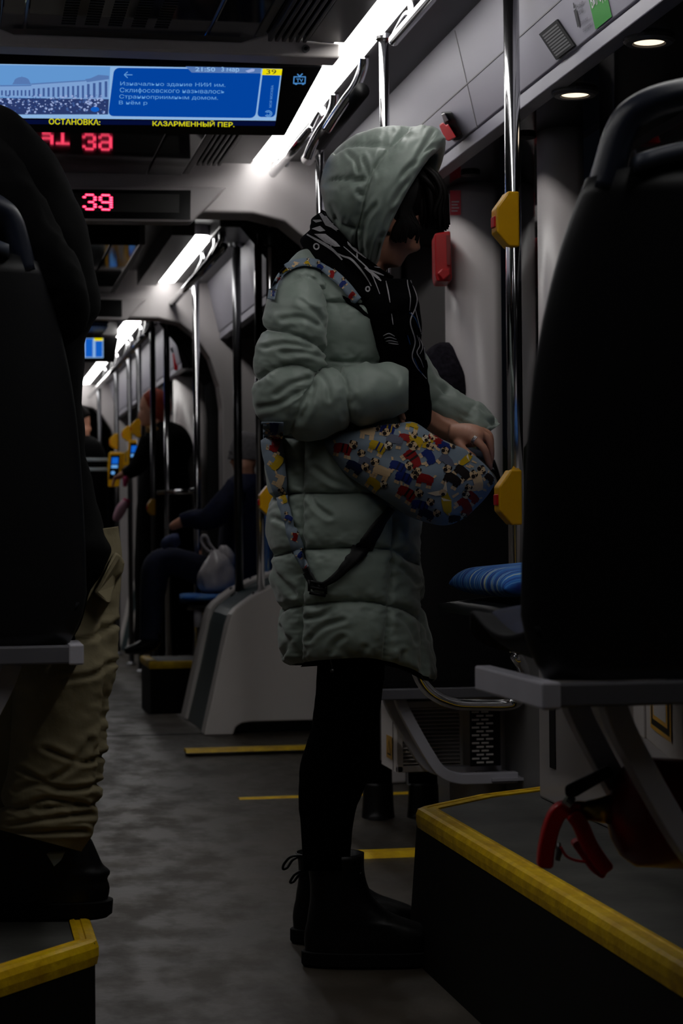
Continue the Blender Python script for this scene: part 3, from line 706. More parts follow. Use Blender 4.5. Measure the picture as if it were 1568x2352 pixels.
# emergency hammer on its holder
hm = thing('emergency_hammer', 'red emergency hammer in a black holder, right above the hood on the white fascia', 'hammer', fpt(1035, 320))
def fbox(mb, pts, o0, o1, mi=0):
    mb.loft([[fpt(x, y, o) for x, y in pts] for o in (o0, o1)], True, True, mi)
mb = MB(); fbox(mb, [(1012, 258), (1036, 256), (1062, 308), (1040, 324), (1030, 312)], 0.0, 0.035); mb.build('holder', M['void'], hm, bevel=0.003)
mb = MB(); fbox(mb, [(1013, 262), (1020, 259), (1030, 277), (1022, 282)], 0.03, 0.055); mb.build('head', M['dsteel'], hm, bevel=0.002)
mb = MB(); fbox(mb, [(1008, 288), (1016, 280), (1024, 288), (1028, 284), (1048, 316), (1030, 325), (1022, 320)], 0.03, 0.055); mb.build('handle', M['red'], hm, bevel=0.004)
# red fittings on the far white column
def colquad(mb, x0, x1, y0, y1, zc, d, mi=0):
    P = [at(x, y, zc=zc) for x, y in ((x0, y0), (x1, y0), (x1, y1), (x0, y1))]; mb.loft([P, [p + Vector((0, d, 0)) for p in P]], True, True, mi)
def curved(mb, x0, x1, ya, yb, n=8, off=0.0015, mi=0):
    """a sticker that follows the face of the far column"""
    o = bpy.data.objects['trim_2']; me = o.data
    bv = BVHTree.FromPolygons([v.co for v in me.vertices], [tuple(p.vertices) for p in me.polygons])
    rows = []
    for y in (ya, yb):
        row = []
        for k in range(n + 1):
            x = x0 + (x1 - x0) * k / n; d = (CF + CR * ((x - 784) / FPX) - CU * ((y - 1176) / FPX)).normalized()
            h = bv.ray_cast(EYE, d); row.append((h[0] + h[1] * off * (1 if h[1].dot(d) < 0 else -1)) if h[0] else None)
        rows.append(row)
    for k in range(n):
        c = [rows[1][k], rows[1][k + 1], rows[0][k + 1], rows[0][k]]
        if all(c): mb.quad(*c, mi)
mb = MB(); curved(mb, 1034, 1059, 437, 494); 
for k in range(4): curved(mb, 1038, 1055 - 3 * (k % 2), 462 + 7 * k, 465 + 7 * k, 4, 0.002, 1)
tag(mb.build('warning_sticker', [M['pinkred'], wm]), 'red sticker with small white print on the far white column', 'sticker', 'red stickers at the far white column')
mb = MB(); mb.quad(at(1032, 391, X=1.42), at(1057, 386, X=1.42), at(1057, 357, X=1.42), at(1032, 362, X=1.42))
tag(mb.build('warning_sticker', [M['pinkred']]), 'red sticker under the soffit above the far white column', 'sticker', 'red stickers at the far white column')
hb = thing('emergency_handle_box', 'tall red box with handle on the far white column beside the face', 'box', at(1018, 646, zc=5.5))
P = [(998, 536), (1034, 530), (1038, 640), (1034, 646), (1003, 646), (999, 630)]
mb = MB(); mb.loft([[at(x, y, zc=5.60) for x, y in P], [at(x, y, zc=5.64) + Vector((0.02, 0.12, 0)) for x, y in P]]); mb.build('housing', M['red'], hb, bevel=0.006)
mb = MB(); P = [(1024, 540), (1033, 540), (1034, 608), (1026, 608)]; mb.loft([[at(x, y, zc=5.585) for x, y in P], [at(x, y, zc=5.60) for x, y in P]]); mb.build('recess', M['dred'], hb)
mb = MB(); P = [(1004, 628), (1015, 617), (1032, 618), (1034, 630), (1018, 644)]; mb.loft([[at(x, y, zc=5.58) for x, y in P], [at(x, y, zc=5.60) for x, y in P]]); mb.build('handle', M['red'], hb, bevel=0.003)

fb_ = thing('emergency_handle_box', 'small far red box on the column behind the red haired woman', 'box', at(415, 955, zc=12.6))
mb = MB(); mb.loft([[at(a, b, zc=12.55) for a, b in ((407, 906), (421, 906), (423, 950), (416, 957), (408, 952))], [at(a, b, zc=12.65) for a, b in ((407, 906), (421, 906), (423, 950), (416, 957), (408, 952))]]); mb.build('housing', M['red'], fb_, bevel=.006)
fh = thing('emergency_hammer', 'far red hammer on the fascia above the red haired woman', 'hammer', at(410, 830, zc=12.2))
mb = MB(); mb.loft([[at(a, b, zc=z) for a, b in ((396, 812), (404, 806), (429, 845), (421, 853), (400, 850))] for z in (12.1, 12.2)]); mb.build('handle', M['red'], fh, bevel=.006)
mb = MB(); mb.loft([[at(a, b, zc=z) for a, b in ((390, 800), (397, 797), (403, 806), (395, 811))] for z in (12.1, 12.2)]); mb.build('head', M['void'], fh, bevel=.004)
# ------------------------------------------------------------------ seats
M['shadebar'] = mat('painted bar darkened for shade', rgb(96, 95, 101), 0.45, var=0.06)  # same steel as the side rails, its shading put into a darker colour
HALF = [(.000, .198), (.03, .214), (.065, .2270), (.146, .2255), (.227, .222), (.281, .219), (.335, .215), (.389, .209), (.438, .201), (.476, .193), (.519, .183), (.557, .171), (.595, .158), (.618, .148)]
ARCH = [(.150, .600), (.141, .632), (.134, .659), (.126, .681), (.113, .700), (.088, .716), (.060, .7255), (.03, .7315), (0, .7335)]
def halfw(z):
    for (a, b), (c, d) in zip(HALF, HALF[1:]):
        if a <= z <= c: return b + (d - b) * (z - a) / (c - a)
    return HALF[-1][1]
def lean(z): return -0.075 * max(0, z) - 0.10 * max(0, z - 0.45) ** 2      # the back leans towards the rear
def make_seat(lab, loc, group, wall, legs=True, cushion='navyfab', reach=0.45):
    """moulded seat seen from behind, facing +Y; wall = +1 or -1 is the side of the wall that carries it"""
    t = thing('tram_seat', lab, 'seat', loc, group)
    ox, oy, oz = loc
    mb = MB(); rings = []; n = 40
    zs = [0.0, .02, .045] + [.08 + k * .03 for k in range(18)] + [.612]
    for z in zs:
        w = halfw(z); ring = []
        for k in range(n):
            q = 2 * pi * k / n; c, s = cos(q), sin(q)
            x = w * math.copysign(abs(c) ** 0.5, c); th = 0.026
            y = th * math.copysign(abs(s) ** 0.8, s)
            y += 0.05 * (x / 0.225) ** 2 * (0.4 + z) + lean(z)             # sides wrap forward
            if s > 0 and abs(x) < w * 0.85: y -= 0.008
            sl = 0.018 * (1 - (x / 0.15) ** 2) if z > .60 else 0
            ring.append((ox + x, oy + y, oz + z + max(0, sl)))
        rings.append(ring)
    mb.loft(rings); mb.build('shell', M['shell'], t, smooth=True, origin=loc)
    # arched hand hold over the slot
    pts = [(-x, z) for x, z in ARCH] + [(x, z) for x, z in ARCH[::-1][1:]]
    pts = smooth_pts(pts, 3); hb = MB(); rings = []
    for i, (x, z) in enumerate(pts):
        a = Vector(pts[max(i - 1, 0)]); b = Vector(pts[min(i + 1, len(pts) - 1)]); d = (b - a).normalized(); nn = Vector((d.y, -d.x))   # towards the inside
        rings.append([(ox + x + nn.x * (0.019 + 0.019 * cos(q)), oy + lean(z) + 0.05 * (x / 0.225) ** 2 * (0.4 + z) + 0.026 * sin(q), oz + z + nn.y * (0.019 + 0.019 * cos(q))) for q in [2 * pi * k / 16 for k in range(16)]])
    hb.loft(rings); hb.build('hand_hold', M['rim'], t, smooth=True, origin=loc)
    lip = MB(); rings = []
    for k in range(17):
        x = -0.104 + 0.208 * k / 16; z = 0.622 + 0.020 * (1 - (x / 0.104) ** 2); y = lean(z) - 0.027
        rings.append([(ox + x, oy + y + 0.010 * sin(q) * (1 if sin(q) < 0 else 3), oz + z + 0.011 * cos(q)) for q in [2 * pi * j / 12 for j in range(12)]])
    lip.loft(rings); lip.build('slot_lip', M['lip'], t, smooth=True, origin=loc)
    bc = MB(); rings = []
    for k in range(9):
        v = k / 8; z = .10 + .47 * v; e = 1 - abs(2 * v - 1) ** 6; w = halfw(z) * 0.82
        rings.append([(ox + w * cos(q), oy + lean(z) + 0.024 + (0.006 + 0.02 * e) * max(0, sin(q)) + 0.05 * (w * cos(q) / .225) ** 2 * (.4 + z), oz + z) for q in [2 * pi * j / 24 for j in range(24)]])
    bc.loft(rings); bc.build('back_cushion', M[cushion], t, smooth=True, origin=loc)
    pan = MB(); rings = []
    for k in range(13):
        v = k / 12; y = 0.0 + 0.42 * v; w = 0.215 * (1 - 0.12 * v ** 4); z = 0.045 - 0.03 * sin(pi * min(1, v * 1.1)) + 0.03 * v - 0.05 * v ** 8
        rings.append([(ox + w * math.copysign(abs(cos(q)) ** .5, cos(q)), oy + y, oz + z + 0.018 * sin(q) + 0.02 * (cos(q)) ** 4) for q in [2 * pi * j / 28 for j in range(28)]])
    pan.loft(rings); pan.build('seat_pan', M['pan'], t, smooth=True, origin=loc)
    cu = MB(); rings = []
    for k in range(13):
        v = k / 12; y = 0.06 + 0.345 * v; w = 0.185 * (1 - 0.1 * v ** 4) * (1 - 0.15 * (1 - v) ** 6); z = 0.062 - 0.03 * sin(pi * min(1, v * 1.1)) + 0.03 * v - 0.05 * v ** 8; e = sin(pi * min(max(v, .04), .96)) ** .4
        rings.append([(ox + w * cos(q), oy + y, oz + z + 0.024 * e * sin(q)) for q in [2 * pi * j / 28 for j in range(28)]])
    cu.loft(rings); cu.build('cushion', M[cushion], t, smooth=True, origin=loc)
    bp = MB(); bp.box(ox - 0.20, ox + 0.20, oy - 0.04, oy - 0.012, oz - 0.030, oz - 0.001); bp.build('rear_bar', M['shadebar'], t, bevel=0.003, origin=loc)
    for sx in (-1, 1):
        bp = MB(); bp.box(ox + sx * .206 - .012, ox + sx * .206 + .012, oy - 0.042, oy + 0.28, oz - 0.032, oz + 0.001); bp.build('side_rail', M['frame'], t, bevel=0.003, origin=loc)
    if legs:
        for yy, sh in ((0.03, 0.0), (0.20, 0.0)):
            prof = [(-0.108 * wall, -0.03), (-0.09 * wall, -0.075), (-0.035 * wall, -0.175), (0.005 * wall, -0.232), (0.05 * wall, -0.252), (0.10 * wall, -0.255), (reach * wall, -0.255)]
            pts = smooth_pts([(ox + x, oy + yy, oz + z) for x, z in prof], 5); lg = MB(); rings = []
            for i, p in enumerate(pts):
                a, b = Vector(pts[max(i - 1, 0)]), Vector(pts[min(i + 1, len(pts) - 1)]); d = (b - a).normalized(); nn = Vector((d.z, 0, -d.x))
                rings.append([Vector(p) + nn * u + Vector((0, v, 0)) for u, v in ((-.015, -.016), (.015, -.016), (.015, .016), (-.015, .016))])
            lg.loft(rings); lg.build('leg', M['frame'], t, bevel=0.003, origin=loc)
        if reach > 0.25:
            wb = MB(); a, b = sorted((ox + 0.2 * wall, ox + reach * wall)); wb.box(a, b, oy - 0.01, oy + 0.03, oz - 0.035, oz - 0.003); wb.build('wall_bar', M['frame'], t, bevel=0.003, origin=loc)
    return t
sN = 1850.0; zN = FPX / sN
p = at(1611, 1555, zc=zN); NEAR = p
make_seat('large dark navy seat back filling the right edge, nearest the camera', (p.x, p.y, p.z), 'tram seats', 1, reach=XR - p.x - 0.012)
sL = 1440.0; p = at(197 - 0.225 * sL, 1484, zc=FPX / sL); LEFT = p
make_seat('dark navy seat back at the left edge, in front of the standing man', (p.x, p.y, p.z), 'tram seats', -1, reach=p.x - XL - 0.012)
p = at(872, 1600, zc=5.36); MID = Vector((XR - 0.232, p.y, 0.45))
make_seat('dark seat on a light grey frame behind the hooded woman, with a passenger in it', tuple(MID), 'tram seats', 1, reach=XR - MID.x - 0.012)
q = at(1150, 1070, zc=5.36); mb = MB(); g0 = Vector((MID.x - 0.10, MID.y - 0.10, q.z - 0.03)); 
mb.tube(smooth_pts([(MID.x - 0.14, MID.y - 0.075, q.z - 0.05), (MID.x - 0.12, MID.y - 0.095, q.z - 0.015), (MID.x - 0.07, MID.y - 0.10, q.z), (MID.x + 0.07, MID.y - 0.10, q.z), (MID.x + 0.12, MID.y - 0.095, q.z - 0.015), (MID.x + 0.14, MID.y - 0.075, q.z - 0.05)], 6), 0.012, 14)
tag(mb.build('seat_grab_handle', M['chrome'], smooth=True), 'chrome grab handle on top of the seat behind the patterned bag', 'handle')
# sideways seat with a blue striped cushion on a pale cabinet
ss = thing('tram_seat', 'sideways seat with bright blue striped cushion, right of the green coat', 'seat', (1.25, 3.7, 0.30), 'tram seats')
c0 = at(1088, 1337, zc=3.78); ya, yb = c0.y - 0.22, c0.y + 0.20
cu = MB(); rings = []
for k in range(17):
    v = (k / 16) ** 2.2; x = c0.x + (XR - 0.06 - c0.x) * v; th = 0.026 * sqrt(max(0.0, 1 - (1 - min(1, v / 0.07)) ** 2)) + .001; zt = c0.z - 0.002 + 0.012 * min(1, v / .3)
    rings.append([(x, (ya + yb) / 2 + (yb - ya) / 2 * math.copysign(abs(cos(q)) ** .4, cos(q)), zt + th * math.copysign(abs(sin(q)) ** .7, sin(q)) - 0.006 * cos(q) ** 4) for q in [2 * pi * j / 32 for j in range(32)]])
cu.loft(rings); cu.build('cushion', M['blue'], ss, smooth=True)
l0 = at(1064, 1401, zc=3.78); pn = MB(); rings = []
for k in range(13):
    v = k / 12; x = l0.x + (XR - 0.05 - l0.x) * v; th = 0.012 + 0.026 * min(1, v * 2.2)
    rings.append([(x, (ya + yb) / 2 + (yb - ya + 0.03) / 2 * math.copysign(abs(cos(q)) ** .4, cos(q)), l0.z + 0.012 * min(1, v * 2) + th * sin(q) * 0.8) for q in [2 * pi * j / 28 for j in range(28)]])
pn.loft(rings); pn.build('seat_pan', M['shell'], ss, smooth=True)
bk = MB(); rings = []
for k in range(12):
    v = k / 11; z = c0.z - 0.02 + 0.66 * v; w = (yb - ya) / 2 * (1 - 0.45 * v ** 3)
    rings.append([(XR - 0.075 + 0.02 * v + 0.028 * cos(q), (ya + yb) / 2 + w * sin(q), z) for q in [2 * pi * j / 24 for j in range(24)]])
bk.loft(rings); bk.build('backrest', M['shell'], ss, smooth=True)
# pale cabinet under it
cb = thing('equipment_cabinet', 'pale grey cabinet with a narrow dark slot standing on the right platform', 'cabinet', (1.3, 3.7, PZ))
k0 = at(1238, 1832, Z=PZ); k1 = at(1330, 1872, Z=PZ)
top = l0.z - 0.035
mb = MB(); mb.loft([[(k0.x, k1.y - 0.35, z), (XR, k1.y - 0.35, z), (XR, k0.y, z), (k0.x, k0.y, z)] for z in (PZ, top)]); mb.build('body', M['white'], cb, bevel=0.006)
a = at(1262, 1640, X=k0.x); b = at(1275, 1640, X=k0.x); c = at(1270, 1765, X=k0.x)
mb = MB(); mb.box(k0.x - 0.0015, k0.x + 0.002, min(a.y, b.y), max(a.y, b.y), c.z, a.z + 0.06); mb.build('slot', M['void'], cb)
# ------------------------------------------------------------------ chrome guard tube between the seats
gt = MB(); gt.tube(smooth_pts([at(x, y, zc=z) for x, y, z in ((952, 1490, 4.45), (956, 1535, 4.48), (972, 1572, 4.5), (1003, 1600, 4.52), (1045, 1616, 4.55), (1110, 1619, 4.58), (1160, 1619, 4.6), (1186, 1612, 4.6), (1199, 1592, 4.58), (1204, 1565, 4.54), (1201, 1535, 4.48), (1190, 1515, 4.43), (1184, 1505, 4.42))], 6), 0.0135, 18)
tag(gt.build('guard_tube', M['chrome'], smooth=True), 'bent chrome guard tube emerging below the coat hem', 'rail')
# heater with louvred grille beneath the middle seat
zh = 5.62
ht = thing('heater', 'white floor heater with louvred grille under the middle seat', 'heater', at(960, 1775, zc=zh))
h0 = at(912, 1775, zc=zh); h1 = at(1079, 1768, zc=zh); hz1 = at(912, 1612, zc=zh).z; xl, xr_, yf = h0.x, h1.x, h0.y; zb = h0.z
mb = MB(); w = 0.018
mb.box(xl, xl + w, yf, yf + 0.02, zb, hz1); mb.box(xr_ - w, xr_, yf, yf + 0.02, zb, hz1); mb.box(xl, xr_, yf, yf + 0.02, zb, zb + w); mb.box(xl, xr_, yf, yf + 0.02, hz1 - w, hz1)
mb.box(xl, xr_, yf + 0.05, yf + 0.06, zb, hz1, 1); mb.build('grille_frame', [M['bright'], M['void']], ht, bevel=0.002)
mb = MB(); n = 15
for k in range(n):
    z = zb + w + (hz1 - zb - 2 * w) * (k + 0.4) / n; mb.add([(xl + w, yf + 0.004, z), (xr_ - w, yf + 0.004, z), (xr_ - w, yf + 0.004, z + 0.0028), (xl + w, yf + 0.004, z + 0.0028), (xl + w, yf + 0.02, z + 0.006), (xr_ - w, yf + 0.02, z + 0.006), (xr_ - w, yf + 0.02, z + 0.009), (xl + w, yf + 0.02, z + 0.009)], [(0, 1, 2, 3), (0, 4, 5, 1), (3, 2, 6, 7), (4, 7, 6, 5)])
mb.build('louvres', M['bright'], ht)
sl = at(876, 1748, zc=zh + 0.22); mb = MB()
mb.loft([[(xl, yf + 0.005, z), (sl.x, sl.y, z), (sl.x + 0.02, sl.y + 0.02, z), (xl + 0.005, yf + 0.03, z)] for z in (zb, hz1)]); mb.build('side_panel', M['bright'], ht)
mb = MB(); mb.box(xl + 0.01, xr_ - 0.01, yf + 0.06, yf + 0.28, zb + 0.005, hz1 - 0.005); mb.build('body', M['dgrey'], ht)
mb = MB(); a = Vector((xl - 0.0015, yf + 0.004, zb)); d = Vector((sl.x, sl.y, zb)) - Vector((xl, yf + 0.005, zb)); up = Vector((0, 0, 1))
P = lambda u, v: a + d * u + up * v + Vector((-0.0012, -0.0012, 0))
mb.quad(P(0.25, 0.03), P(0.62, 0.03), P(0.62, 0.095), P(0.25, 0.095)); mb.add([P(.32, .04) + Vector((-.0006, -.0006, 0)), P(.55, .04) + Vector((-.0006, -.0006, 0)), P(.435, .085) + Vector((-.0006, -.0006, 0))], [(0, 1, 2)], 1)
mb.add([P(.36, .045) + Vector((-.001, -.001, 0)), P(.51, .045) + Vector((-.001, -.001, 0)), P(.435, .075) + Vector((-.001, -.001, 0))], [(0, 1, 2)], 0)
mb.build('warning_label', [M['yellow'], km], ht)
# perforated bracket plate and tray beside the heater
pp = at(1083, 1630, zc=5.5); p2_ = at(1128, 1752, zc=5.5)
mb = MB(); xa, xb_, za, zb2, yq = pp.x - 0.004, p2_.x + 0.03, p2_.z - 0.01, pp.z + 0.02, pp.y
mb.box(xa, xb_, yq + 0.003, yq + 0.008, za, zb2, 1); n = 15
for r in range(n):
    for c in range(2):
        x0 = xa + 0.004 + c * 0.027 + (0.0 if r % 2 else 0.013); x1 = x0 + 0.021
        if r < 4 and c == 0 and False: continue
        z = za + 0.008 + r * (zb2 - za - 0.016) / n; mb.box(x0, x1, yq, yq + 0.003, z, z + 0.0052, 0)
tag(mb.build('perforated_plate', [M['bright'], M['void']], bevel=0.001), 'perforated plate with oblong holes right of the heater grille', 'plate')
tr = thing('tray', 'open grey steel tray at the foot of the middle seat frame', 'tray', at(1180, 1790, zc=5.5)); a = at(1130, 1795, zc=5.42); b = at(1224, 1790, zc=5.42)
mb = MB(); mb.box(a.x, b.x, a.y, a.y + 0.40, a.z, a.z + 0.008); mb.build('base', M['frame'], tr)
mb = MB(); mb.box(b.x - 0.008, b.x, a.y, a.y + 0.40, a.z + 0.008, a.z + 0.20); mb.build('side', M['frame'], tr)
# heater box on the wall at the far right
wb = thing('heater', 'white wall heater with square vent holes and yellow framed label, at the right edge', 'heater', (XR - 0.1, 3.0, 0.5))
u0 = at(1454, 1680, zc=3.30); u1 = at(1478, 1686, zc=3.18); dd = 1.0
z0 = u0.z; z1 = u0.z + 0.16; A = Vector((u0.x, u0.y, 0)); B = Vector((u1.x, u1.y, 0)); Cc = Vector((XR - 0.012, u1.y - 0.45, 0))
mb = MB(); mb.loft([[(A.x, A.y, z), (B.x, B.y, z), (XR - 0.005, B.y, z), (XR - 0.005, A.y, z)] for z in (z0, z1)]); mb.build('end_cap', M['white'], wb, bevel=0.003)
D = at(1568, 1712, zc=2.75); e = D - u1; e.z = 0
mb = MB(); mb.loft([[(B.x + 0.002, B.y - 0.006, z), (B.x + e.x, B.y + e.y, z), (XR - 0.005, B.y + e.y, z), (XR - 0.005, B.y - 0.006, z)] for z in (z0, z1)]); mb.build('body', M['white'], wb, bevel=0.003)
mb = MB(); nrm = Vector(((B - A).y, -(B - A).x, 0)).normalized(); nrm = nrm if nrm.y < 0 else -nrm
for k in range(8):
    z = z0 + 0.012 + 0.0185 * k; P0 = A + (B - A) * 0.12 + nrm * 0.001; P1 = A + (B - A) * 0.52 + nrm * 0.001
    mb.quad((P0.x, P0.y, z), (P1.x, P1.y, z), (P1.x, P1.y, z + 0.0125), (P0.x, P0.y, z + 0.0125))
mb.build('vent_holes', M['void'], wb)
mb = MB(); n2 = Vector((e.y, -e.x, 0)).normalized(); n2 = n2 if n2.x < 0 else -n2
Q = lambda u, v, o=0.0015: Vector((B.x, B.y, z0)) + e * u + n2 * o + Vector((0, 0, v))
for (ua, ub, va, vb, c, o) in ((0.22, 0.75, 0.028, 0.15, 0, .0015), (0.25, 0.72, 0.035, 0.143, 1, .002), (0.30, 0.68, 0.045, 0.135, 0, .0025), (0.33, 0.65, 0.052, 0.128, 2, .003)):
    mb.quad(Q(ua, va, o), Q(ub, va, o), Q(ub, vb, o), Q(ua, vb, o), c)
mb.build('label', [M['yellow'], M['void'], M['white']], wb)

# ------------------------------------------------------------------ fire extinguisher lying under the near seat
fx = thing('fire_extinguisher', 'dark red fire extinguisher lying under the near right seat with bright red levers', 'fire extinguisher', at(1480, 1900, zc=2.75))
ZE = 2.62
ax0, ax1 = at(1400, 1860, zc=ZE), at(1760, 1880, zc=ZE + 0.02)
mb = MB(); d = ax1 - ax0; rr_ = 0.072
mb.tube([ax0 - d * 0.02, ax0, ax0 + d * 0.03, ax0 + d * 0.09, ax0 + d * 0.18, ax0 + d * 0.6, ax1], 1, 36, rs=[0.018, 0.02, 0.04, 0.06, rr_, rr_, rr_]); mb.build('cylinder', M['dred'], fx, smooth=True)
v0 = at(1330, 1862, zc=ZE); mb = MB(); mb.tube([v0, v0 + (ax0 - v0) * 0.5, ax0], 1, 16, rs=[0.011, 0.015, 0.02]); mb.tube([v0 + Vector((0, 0, 0.012)), v0 - Vector((0, 0, 0.02))], 0.009, 12); mb.build('valve', M['brass'], fx, smooth=True)
def blade(pts, w, th, dz=0.0):
    mb = MB(); P = smooth_pts([at(x, y, zc=ZE + dz) for x, y in pts], 5); rings = []
    for i, p in enumerate(P):
        p = Vector(p); t_ = (Vector(P[min(i + 1, len(P) - 1)]) - Vector(P[max(i - 1, 0)])).normalized(); nn = t_.cross(CF).normalized()
        s = w * (1 if 0 < i < len(P) - 1 else 0.6)
        rings.append([p + nn * a * s + CF * b for a, b in ((-1, -th), (1, -th), (1, th), (-1, th))])
    mb.loft(rings); return mb
blade([(1330, 1862), (1300, 1858), (1280, 1868), (1264, 1905), (1254, 1950), (1250, 1992)], 0.0105, 0.013).build('upper_lever', M['red'], fx, bevel=0.003)
blade([(1312, 1866), (1330, 1890), (1350, 1935), (1372, 1970), (1394, 2000)], 0.0105, 0.013, -0.01).build('lower_lever', M['red'], fx, bevel=0.003)
blade([(1318, 1930), (1340, 1960), (1362, 1990), (1388, 2008)], 0.006, 0.012, 0.015).build('lever_guard', M['red'], fx, bevel=0.002)
mb = MB(); mb.tube(smooth_pts([at(x, y, zc=ZE - 0.015) for x, y in ((1287, 1945), (1300, 1966), (1320, 1976), (1345, 1980))], 6), 0.0018, 8); mb.build('safety_wire', M['red'], fx, smooth=True)
mb = MB(); mb.tube([at(1282, 1935, zc=ZE - 0.01), at(1284, 1958, zc=ZE - 0.01), at(1280, 1976, zc=ZE - 0.01)], 1, 10, rs=[0.003, 0.004, 0.0035]); mb.build('safety_pin', M['dsteel'], fx, smooth=True)
mb = MB(); mb.loft([[at(x, y, zc=z) for x, y in ((1296, 1805), (1398, 1756), (1412, 1778), (1320, 1832), (1298, 1830))] for z in (ZE - 0.03, ZE + 0.03)]); mb.build('strap', M['void'], fx, bevel=0.004)
mb = MB(); mb.tube([at(1298, 1835, zc=ZE - 0.01), at(1312, 1846, zc=ZE - 0.01)], 0.009, 14); mb.build('pressure_gauge', M['chrome'], fx)
# ------------------------------------------------------------------ people: helpers
ZW = 4.10
class Fig:
    """works in the plane of a figure: pixel columns and rows of the photograph at the figure's distance, plus a depth offset in metres"""
    def __init__(s, zc): s.zc = zc
    def P(s, px, py, d=0.0): return at(px, py, zc=s.zc + d)
F_ = Fig(ZW)
def interp(ctrl, n): return smooth_pts(ctrl, n)
def nz(*a): return noise.noise(Vector(a))
def limb(fig, path, sub=6, nseg=28, seams=(), amp=0.0, wrinkle=0.0, cap0=True, cap1=True, seed=0.0, fold=0.0):
    """tapered tube along (px, py, d, in-plane radius px, depth radius m); puffs out between the seams"""
    pts = smooth_pts(path, sub); mb = MB(); rings = []; N = len(pts)
    L = [0.0]
    for a, b in zip(pts, pts[1:]): L.append(L[-1] + math.hypot(b[0] - a[0], b[1] - a[1]))
    sl = [L[min(N - 1, int(round(s * sub)))] for s in seams]
    scale = fig.zc / FPX
    for i, p in enumerate(pts):
        a, b = pts[max(i - 1, 0)], pts[min(i + 1, N - 1)]; tx, ty = b[0] - a[0], b[1] - a[1]; l = math.hypot(tx, ty) or 1; nx, ny = -ty / l, tx / l
        ring = []
        for k in range(nseg):
            q = 2 * pi * k / nseg; e = 0.0
            if sl:
                le = L[i] + 14 * cos(q + 0.6) * (1 if sl else 0)
                lo = max([s for s in sl if s <= le], default=None); hi = min([s for s in sl if s > le], default=None)
                if lo is not None and hi is not None:
                    t = (le - lo) / (hi - lo); e = amp * ((1 - (2 * t - 1) ** 2) ** 0.55)
                elif lo is not None or hi is not None:
                    dd = abs(le - (lo if lo is not None else hi)); e = amp * (1 - exp(-dd / 22.0))
                dm = min(abs(le - s) for s in sl)
                e += wrinkle * exp(-dm / 26.0) * nz(3.2 * q, seed + dm * 0.01, i * 0.12) * 2
            if wrinkle: e += wrinkle * nz(1.3 * cos(q) + seed, 1.3 * sin(q), L[i] * 0.022) + 0.5 * wrinkle * nz(2.8 * cos(q) + seed, 2.8 * sin(q), L[i] * 0.05)
            if fold: e += fold * sin(L[i] * 0.12 + 2.5 * nz(cos(q), sin(q), L[i] * 0.01 + seed)) 
            r = p[3] + e / scale; rz = p[4] + e
            ring.append(fig.P(p[0] + nx * r * cos(q), p[1] + ny * r * cos(q), p[2] - rz * sin(q)))
        rings.append(ring)
    mb.loft(rings, cap0, cap1); return mb
def barrel(fig, ctrl, sub=4, nseg=48, cap0=True, cap1=True, wob=0.0, seed=0.0, fn=None, power=0.9):
    """stack of rings (py, left px, right px, half depth m, depth offset m)"""
    pts = smooth_pts(ctrl, sub); mb = MB(); rings = []; sc = fig.zc / FPX
    for i, (y, xl, xr, hd, dc) in enumerate(pts):
        cx, hw = (xl + xr) / 2, (xr - xl) / 2; ring = []
        for k in range(nseg):
            q = 2 * pi * k / nseg; c, s = cos(q), sin(q); e = 0.0; dy = 0.0
            if fn: e, dy = fn(y, q, hw)
            if wob: e += wob * nz(1.5 * c + seed, 1.5 * s, y * 0.012) + 0.5 * wob * nz(3 * c + seed, 3 * s, y * 0.03)
            ring.append(fig.P(cx + (hw + e / sc) * math.copysign(abs(c) ** power, c), y + dy, dc - (hd + e) * math.copysign(abs(s) ** power, s)))
        rings.append(ring)
    mb.loft(rings, cap0, cap1); return mb
def skin_mesh(nodes, edges, root, sub=1):
    """continuous body surface grown along a skeleton: nodes = {name: (point, radius)}"""
    names = list(nodes); ix = {n: i for i, n in enumerate(names)}
    me = bpy.data.meshes.new('skeleton'); me.from_pydata([Vector(nodes[n][0]) for n in names], [(ix[a], ix[b]) for a, b in edges], [])
    o = bpy.data.objects.new('skeleton', me); C.objects.link(o)
    m = o.modifiers.new('skin', 'SKIN'); m.use_smooth_shade = True
    sv_ = me.skin_vertices[0].data if me.skin_vertices else None
    if sv_ is None:
        bpy.context.view_layer.objects.active = o; bpy.ops.object.select_all(action='DESELECT') if bpy.ops.object.select_all.poll() else None
        import bmesh
        bm = bmesh.new(); bm.from_mesh(me); bm.verts.layers.skin.verify(); bm.to_mesh(me); bm.free(); sv_ = me.skin_vertices[0].data
    for n in names:
        r = nodes[n][1]; sv_[ix[n]].radius = (r, r) if not isinstance(r, tuple) else r; sv_[ix[n]].use_root = (n == root)
    if sub:
        q = o.modifiers.new('sub', 'SUBSURF'); q.levels = sub; q.render_levels = sub
    out = bpy.data.meshes.new_from_object(o.evaluated_get(bpy.context.evaluated_depsgraph_get()))
    bpy.data.objects.remove(o); bpy.data.meshes.remove(me)
    return out
